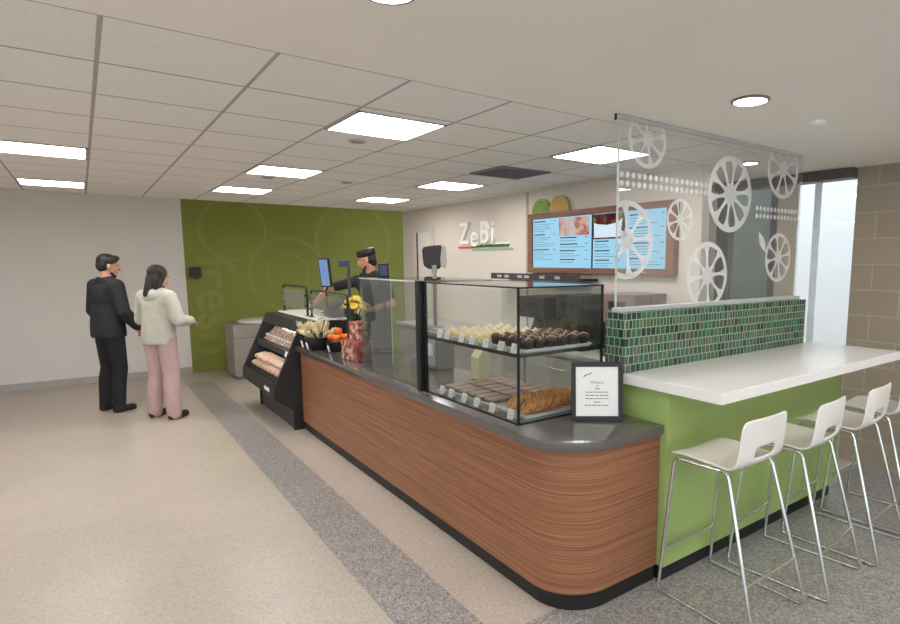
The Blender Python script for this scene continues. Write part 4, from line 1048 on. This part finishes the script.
def person(label, loc, face, P, outfit):
    """P: joints in a frame facing +Y, x = the person's own right"""
    t = thing('person', label, 'person', loc, None, face)
    V3 = Vector; H = P.get('scale', 1.0)
    hips = {s: V3(P['hip'][s]) for s in 'RL'}; knee = {s: V3(P['knee'][s]) for s in 'RL'}; ank = {s: V3(P['ankle'][s]) for s in 'RL'}
    sho = {s: V3(P['shoulder'][s]) for s in 'RL'}; elb = {s: V3(P['elbow'][s]) for s in 'RL'}; wri = {s: V3(P['wrist'][s]) for s in 'RL'}
    pel, che, nek, hd = V3(P['pelvis']), V3(P['chest']), V3(P['neck']), V3(P['head'])
    up = (che-pel).normalized(); fwd = V3((0, 1, 0)); fwd = (fwd-up*fwd.dot(up)).normalized(); rt = fwd.cross(up)
    RT = Matrix((rt, fwd, up)).transposed()
    HR = Matrix.Rotation(P.get('yaw', 0), 3, 'Z') @ Matrix.Rotation(P.get('nod', 0), 3, 'X')
    sw = P.get('slim', 1.0)
    def torso(mb, k):
        mb.ball(pel, (.158*sw+k, .105+k, .125+k), 18, R=RT); mb.ball(pel.lerp(che, .48), (.138*sw+k, .096+k, .17+k), 18, R=RT)
        mb.ball(che, (.160*sw+k, .108+k, .185+k), 18, R=RT)
        mb.capsule(che+up*.03+rt*.05, sho['R']+rt*-.01, .085+k, .058+k); mb.capsule(che+up*.03-rt*.05, sho['L']+rt*.01, .085+k, .058+k)
        mb.capsule(sho['L'].lerp(nek, .55), sho['R'].lerp(nek, .55), .048+k, .048+k)
    def legs(mb, k, hem=1.0):
        for s in 'RL':
            mb.capsule(hips[s], knee[s], .083*sw+k, .056+k, 16); a = knee[s].lerp(ank[s], hem)
            calf = knee[s].lerp(ank[s], .32)+V3((0, -.012, 0)); mb.capsule(knee[s], calf, .056+k, .057+k, 14); mb.capsule(calf, a, .057+k, .040+k*1.25, 14)
    def arms(mb, k, upto):
        for s in 'RL':
            mb.capsule(sho[s], elb[s] if upto >= .5 else sho[s].lerp(elb[s], upto*2), .050+k, .041+k, 14)
            if upto > .5:
                e = elb[s].lerp(wri[s], (upto-.5)*2); m_ = elb[s].lerp(wri[s], .3*(upto-.5)*2); mb.capsule(elb[s], m_, .041+k, .041+k, 14); mb.capsule(m_, e, .041+k, .028+k, 14)
    # body: one skin
    b = MB(); torso(b, -.008); legs(b, -.008); arms(b, 0 if outfit['sleeve'] < .5 else -.008, 1.0)
    b.capsule(nek-up*.05, hd+HR @ V3((0, -.02, -.06)), .056, .052, 14)
    b.ball(hd+HR @ V3((0, -.012, .035)), (.076, .096, .088), 20, R=HR)              # skull
    b.ball(hd+HR @ V3((0, .022, -.035)), (.062, .072, .085), 18, R=HR)              # face
    b.ball(hd+HR @ V3((0, .050, -.088)), (.036, .034, .026), 12, R=HR)              # chin
    for s in (-1, 1):
        b.ball(hd+HR @ V3((s*.034, .070, -.022)), (.020, .014, .015), 10, R=HR)     # cheeks
        b.ball(hd+HR @ V3((s*.079, -.008, -.012)), (.008, .020, .031), 10, R=HR)    # ears
        b.ball(hd+HR @ V3((s*.030, .086, .024)), (.022, .010, .008), 10, R=HR)      # brow
    b.capsule(hd+HR @ V3((0, .090, .012)), hd+HR @ V3((0, .112, -.028)), .009, .014, 10)   # nose
    b.ball(hd+HR @ V3((0, .086, -.060)), (.024, .012, .010), 10, R=HR)
    for s in 'RL':
        d_, u_, th = P['hand'][s]; hand(b, wri[s], V3(d_), V3(u_), V3(th), P.get('curl', {}).get(s, .4))
        b.capsule(ank[s]+V3((0, -.005, -.02)), ank[s]+V3((0, .12, -.052)), .026, .018, 12)
    fuse('body', b, 'skin', t, .0065, 3)
    for s in (-1, 1):
        e = lpart('eye', MB().ball(hd+HR @ V3((s*.031, .0865, .004)), (.0115, .007, .006), 12, R=HR), 'eye_white', t, smooth=True)
        lpart('iris', MB().ball(hd+HR @ V3((s*.031, .0925, .004)), (.005, .003, .005), 10, R=HR), 'iris', e, smooth=True)
        lpart('eyebrow', MB().tube([hd+HR @ V3((s*.014, .099, .024)), hd+HR @ V3((s*.034, .096, .029)), hd+HR @ V3((s*.05, .080, .024))], [.003, .004, .002], 6), 'hair', t, smooth=True)
    lpart('mouth', MB().ball(hd+HR @ V3((0, .0965, -.058)), (.021, .005, .006), 12, R=HR), 'lip', t, smooth=True)
    # clothes
    k = outfit.get('k', .012)
    u_ = MB(); torso(u_, k)
    if not outfit.get('hem'): arms(u_, k, outfit['sleeve'])
    if outfit.get('hem'): 
        zh = outfit['hem']; u_.v = [(x, y, max(z, zh) if abs(x) < .2 else z) for x, y, z in u_.v]
        u_.lathe([(.001, zh), (.166*sw+k, zh), (.170*sw+k, zh+.04), (.166*sw+k, zh+.14), (.150*sw+k, zh+.26), (.140*sw+k*.6, zh+.36), (.001, zh+.36)], (0, pel.y-.004, 0), 26, sy=.80)
        arms(u_, k, outfit['sleeve'])
    fuse(outfit['top_name'], u_, outfit['top'], t, .010, 5)
    l_ = MB(); legs(l_, outfit.get('lk', .012), 1.06); l_.ball(pel-up*.03, (.160*sw+.008, .112, .12), 16, R=RT)
    fuse('trousers', l_, outfit['legs'], t, .010, 5)
    for s in 'RL':
        sh_ = MB(); a = ank[s]; sh_.capsule(a+V3((0, -.03, -.045)), a+V3((0, .145, -.05)), .044, .038, 14); sh_.capsule(a+V3((0, -.012, -.03)), a+V3((0, -.005, outfit.get('boot', .03))), .050, .054, 14)
        sh_.v = [(x, y, max(z, .004)) for x, y, z in sh_.v]; o = fuse('shoe', sh_, 'shoe', t, .008, 3)
    return t, hd, HR, V3, nek, rt, fwd, up, che, pel
# the worker in the black cap, reaching over the prep guards
J = dict(hip=dict(R=(.10, 0, .96), L=(-.08, -.02, .96)), knee=dict(R=(.12, .03, .52), L=(-.11, .04, .52)), ankle=dict(R=(.13, -.03, .09), L=(-.12, .02, .09)),
         pelvis=(.01, 0, 1.02), chest=(.035, .055, 1.345), shoulder=dict(R=(.232, .10, 1.455), L=(-.165, .045, 1.49)), neck=(.035, .075, 1.54), head=(.05, .105, 1.70),
         elbow=dict(R=(.42, .353, 1.375), L=(-.27, .05, 1.20)), wrist=dict(R=(.546, .435, 1.215), L=(-.13, .27, 1.14)),
         hand=dict(R=((.6, .6, -.4), (.3, .35, .85), (-.7, .7, .1)), L=((.5, .8, -.1), (-.6, .4, .7), (.6, -.4, .7))), yaw=-.85, nod=-.30)
t, hd, HR, V3, nek, rt, fwd, up, che, pel = person('person in a black cap and black shirt reaching across the prep counter', (2.755, 6.420, 0), math.radians(110), J,
       dict(sleeve=.36, top='shirt_black', top_name='shirt', legs='trouser_black', k=.016))
t.scale = (1.015,)*3
c = MB(); c.ball(hd+HR @ V3((0, -.018, .062)), (.087, .108, .066), 20, R=HR); c.lathe([(.001, 0), (.090, 0), (.094, .02), (.092, .055), (.075, .066), (.001, .068)], hd+HR @ V3((0, -.016, .052)), 24, R=HR, sx=.96, sy=1.17)
fuse('cap', c, 'black_trim', t, .006, 2)
c = MB(); c.ball(hd+HR @ V3((0, -.040, .0)), (.080, .072, .075), 18, R=HR); c.ball(hd+HR @ V3((0, -.055, -.05)), (.06, .05, .05), 14, R=HR)
fuse('hair', c, 'hair', t, .006, 2)
c = MB()
for s in (-1, 1): c.capsule(hd+HR @ V3((s*.056, .03, -.07)), hd+HR @ V3((s*.026, .066, -.108)), .010, .013)
c.capsule(hd+HR @ V3((-.024, .070, -.104)), hd+HR @ V3((.024, .070, -.104)), .016, .016); fuse('beard', c, 'hair', t, .004, 2)
c = MB(); c.ball(pel.lerp(che, .3)+fwd*.075, (.13, .075, .24), 16); c.ball(pel+fwd*.06-up*.12, (.155, .082, .26), 16); fuse('apron', c, 'black_plastic', t, .012, 4)
# two customers by the chiller
J = dict(hip=dict(R=(.09, 0, .93), L=(-.09, 0, .93)), knee=dict(R=(.10, .03, .50), L=(-.11, .02, .50)), ankle=dict(R=(.11, -.02, .085), L=(-.13, -.03, .085)),
         pelvis=(0, 0, .99), chest=(0, .015, 1.30), shoulder=dict(R=(.195, .01, 1.43), L=(-.195, .01, 1.43)), neck=(0, .02, 1.495), head=(0, .055, 1.655),
         elbow=dict(R=(.26, .02, 1.15), L=(-.26, .0, 1.15)), wrist=dict(R=(.24, .17, .98), L=(-.23, .14, .96)),
         hand=dict(R=((-.1, .5, -.85), (.9, .1, .1), (-.1, .9, .3)), L=((.1, .5, -.85), (-.9, .1, .1), (.1, .9, .3))), yaw=-.35, nod=-.2)
t, hd, HR, V3, nek, rt, fwd, up, che, pel = person('person in a black jacket and black trousers looking toward the chiller', (.20, 7.98, 0), math.radians(-62), J,
       dict(sleeve=1.0, top='jacket_black', top_name='jacket', legs='trouser_black', k=.03, lk=.018, hem=.86))
c = MB(); c.ball(hd+HR @ V3((0, -.022, .052)), (.083, .102, .085), 20, R=HR); c.ball(hd+HR @ V3((0, -.05, -.0)), (.078, .070, .08), 16, R=HR); c.ball(hd+HR @ V3((0, .05, .098)), (.06, .045, .034), 14, R=HR)
fuse('hair', c, 'hair', t, .006, 2)
c = MB()
for s in (-1, 1): c.capsule(hd+HR @ V3((s*.054, .032, -.074)), hd+HR @ V3((s*.026, .066, -.108)), .012, .014)
c.capsule(hd+HR @ V3((-.024, .071, -.104)), hd+HR @ V3((.024, .071, -.104)), .017, .017); fuse('beard', c, 'hair', t, .004, 2)
c = MB(); c.lathe([(.078, 0), (.092, .03), (.084, .075), (.072, .075), (.078, .03), (.066, 0)], nek-up*.05, 24, sx=1.1); lpart('collar', c, 'jacket_black', t, smooth=True)
J = dict(hip=dict(R=(.085, 0, .87), L=(-.085, 0, .87)), knee=dict(R=(.10, .02, .47), L=(-.10, .03, .47)), ankle=dict(R=(.14, -.02, .085), L=(-.14, .0, .085)),
         pelvis=(0, 0, .92), chest=(0, .01, 1.20), shoulder=dict(R=(.17, .0, 1.325), L=(-.17, .0, 1.325)), neck=(0, .01, 1.385), head=(0, .045, 1.535),
         elbow=dict(R=(.25, .02, 1.08), L=(-.25, .02, 1.08)), wrist=dict(R=(.21, .21, 1.06), L=(-.21, .21, 1.04)),
         hand=dict(R=((-.3, .9, -.2), (.4, .2, .9), (-.9, -.2, .3)), L=((.3, .9, -.2), (-.4, .2, .9), (.9, -.2, .3))), yaw=-.1, nod=-.25, slim=.92)
t, hd, HR, V3, nek, rt, fwd, up, che, pel = person('person in a pale hoodie and pink trousers facing the chiller', (.62, 7.28, 0), math.radians(-52), J,
       dict(sleeve=.97, top='hoodie', top_name='hoodie', legs='trouser_pink', k=.026, lk=.026, hem=.83, boot=.08))
c = MB(); c.ball(hd+HR @ V3((0, -.024, .045)), (.085, .104, .09), 20, R=HR); c.ball(hd+HR @ V3((0, -.062, -.04)), (.080, .060, .11), 16, R=HR)
for s in (-1, 1): c.capsule(hd+HR @ V3((s*.070, .0, .02)), hd+HR @ V3((s*.060, -.03, -.15)), .026, .024)
c.capsule(hd+HR @ V3((0, -.075, -.05)), hd+HR @ V3((0, -.095, -.20)), .055, .04)
fuse('hair', c, 'hair', t, .006, 2)
c = MB(); c.ball(nek-fwd*.080-up*.045, (.10, .05, .08), 16); c.capsule(nek+rt*-.09-up*.01, nek+rt*-.06+fwd*.06-up*.05, .036, .026); c.capsule(nek+rt*.09-up*.01, nek+rt*.06+fwd*.06-up*.05, .036, .026); fuse('hood', c, 'hoodie', t, .008, 4)
c = MB(); c.lathe([(.062, -.02), (.076, .0), (.074, .045), (.06, .05), (.06, .0)], nek+up*.01, 24, sx=1.05); lpart('scarf_collar', c, 'collar_blue', t, smooth=True, label='dark blue collar')

# ------------------------------------------------------------------ daylight, exposure
sun = bpy.data.lights.new('sun', 'SUN'); sun.energy = .9; sun.angle = .03; sun.color = (1, .98, .94)
so = bpy.data.objects.new('sun', sun); COL.objects.link(so); so.location = (-6, 2, 9); so.rotation_euler = Vector((math.cos(math.radians(52)), .12, -math.sin(math.radians(52)))).to_track_quat('-Z', 'Y').to_euler()
wd = bpy.data.worlds.new('sky'); sc.world = wd; wd.use_nodes = True
bg = wd.node_tree.nodes['Background']; bg.inputs[0].default_value = (.86, .93, 1, 1); bg.inputs[1].default_value = 2.6
vs = sc.view_settings; sc.cycles.max_bounces = 16; sc.cycles.diffuse_bounces = 8; sc.cycles.transparent_max_bounces = 24; vs.view_transform = 'Standard'; vs.look = 'None'; vs.gamma = 1; vs.use_curve_mapping = False; vs.exposure = .1
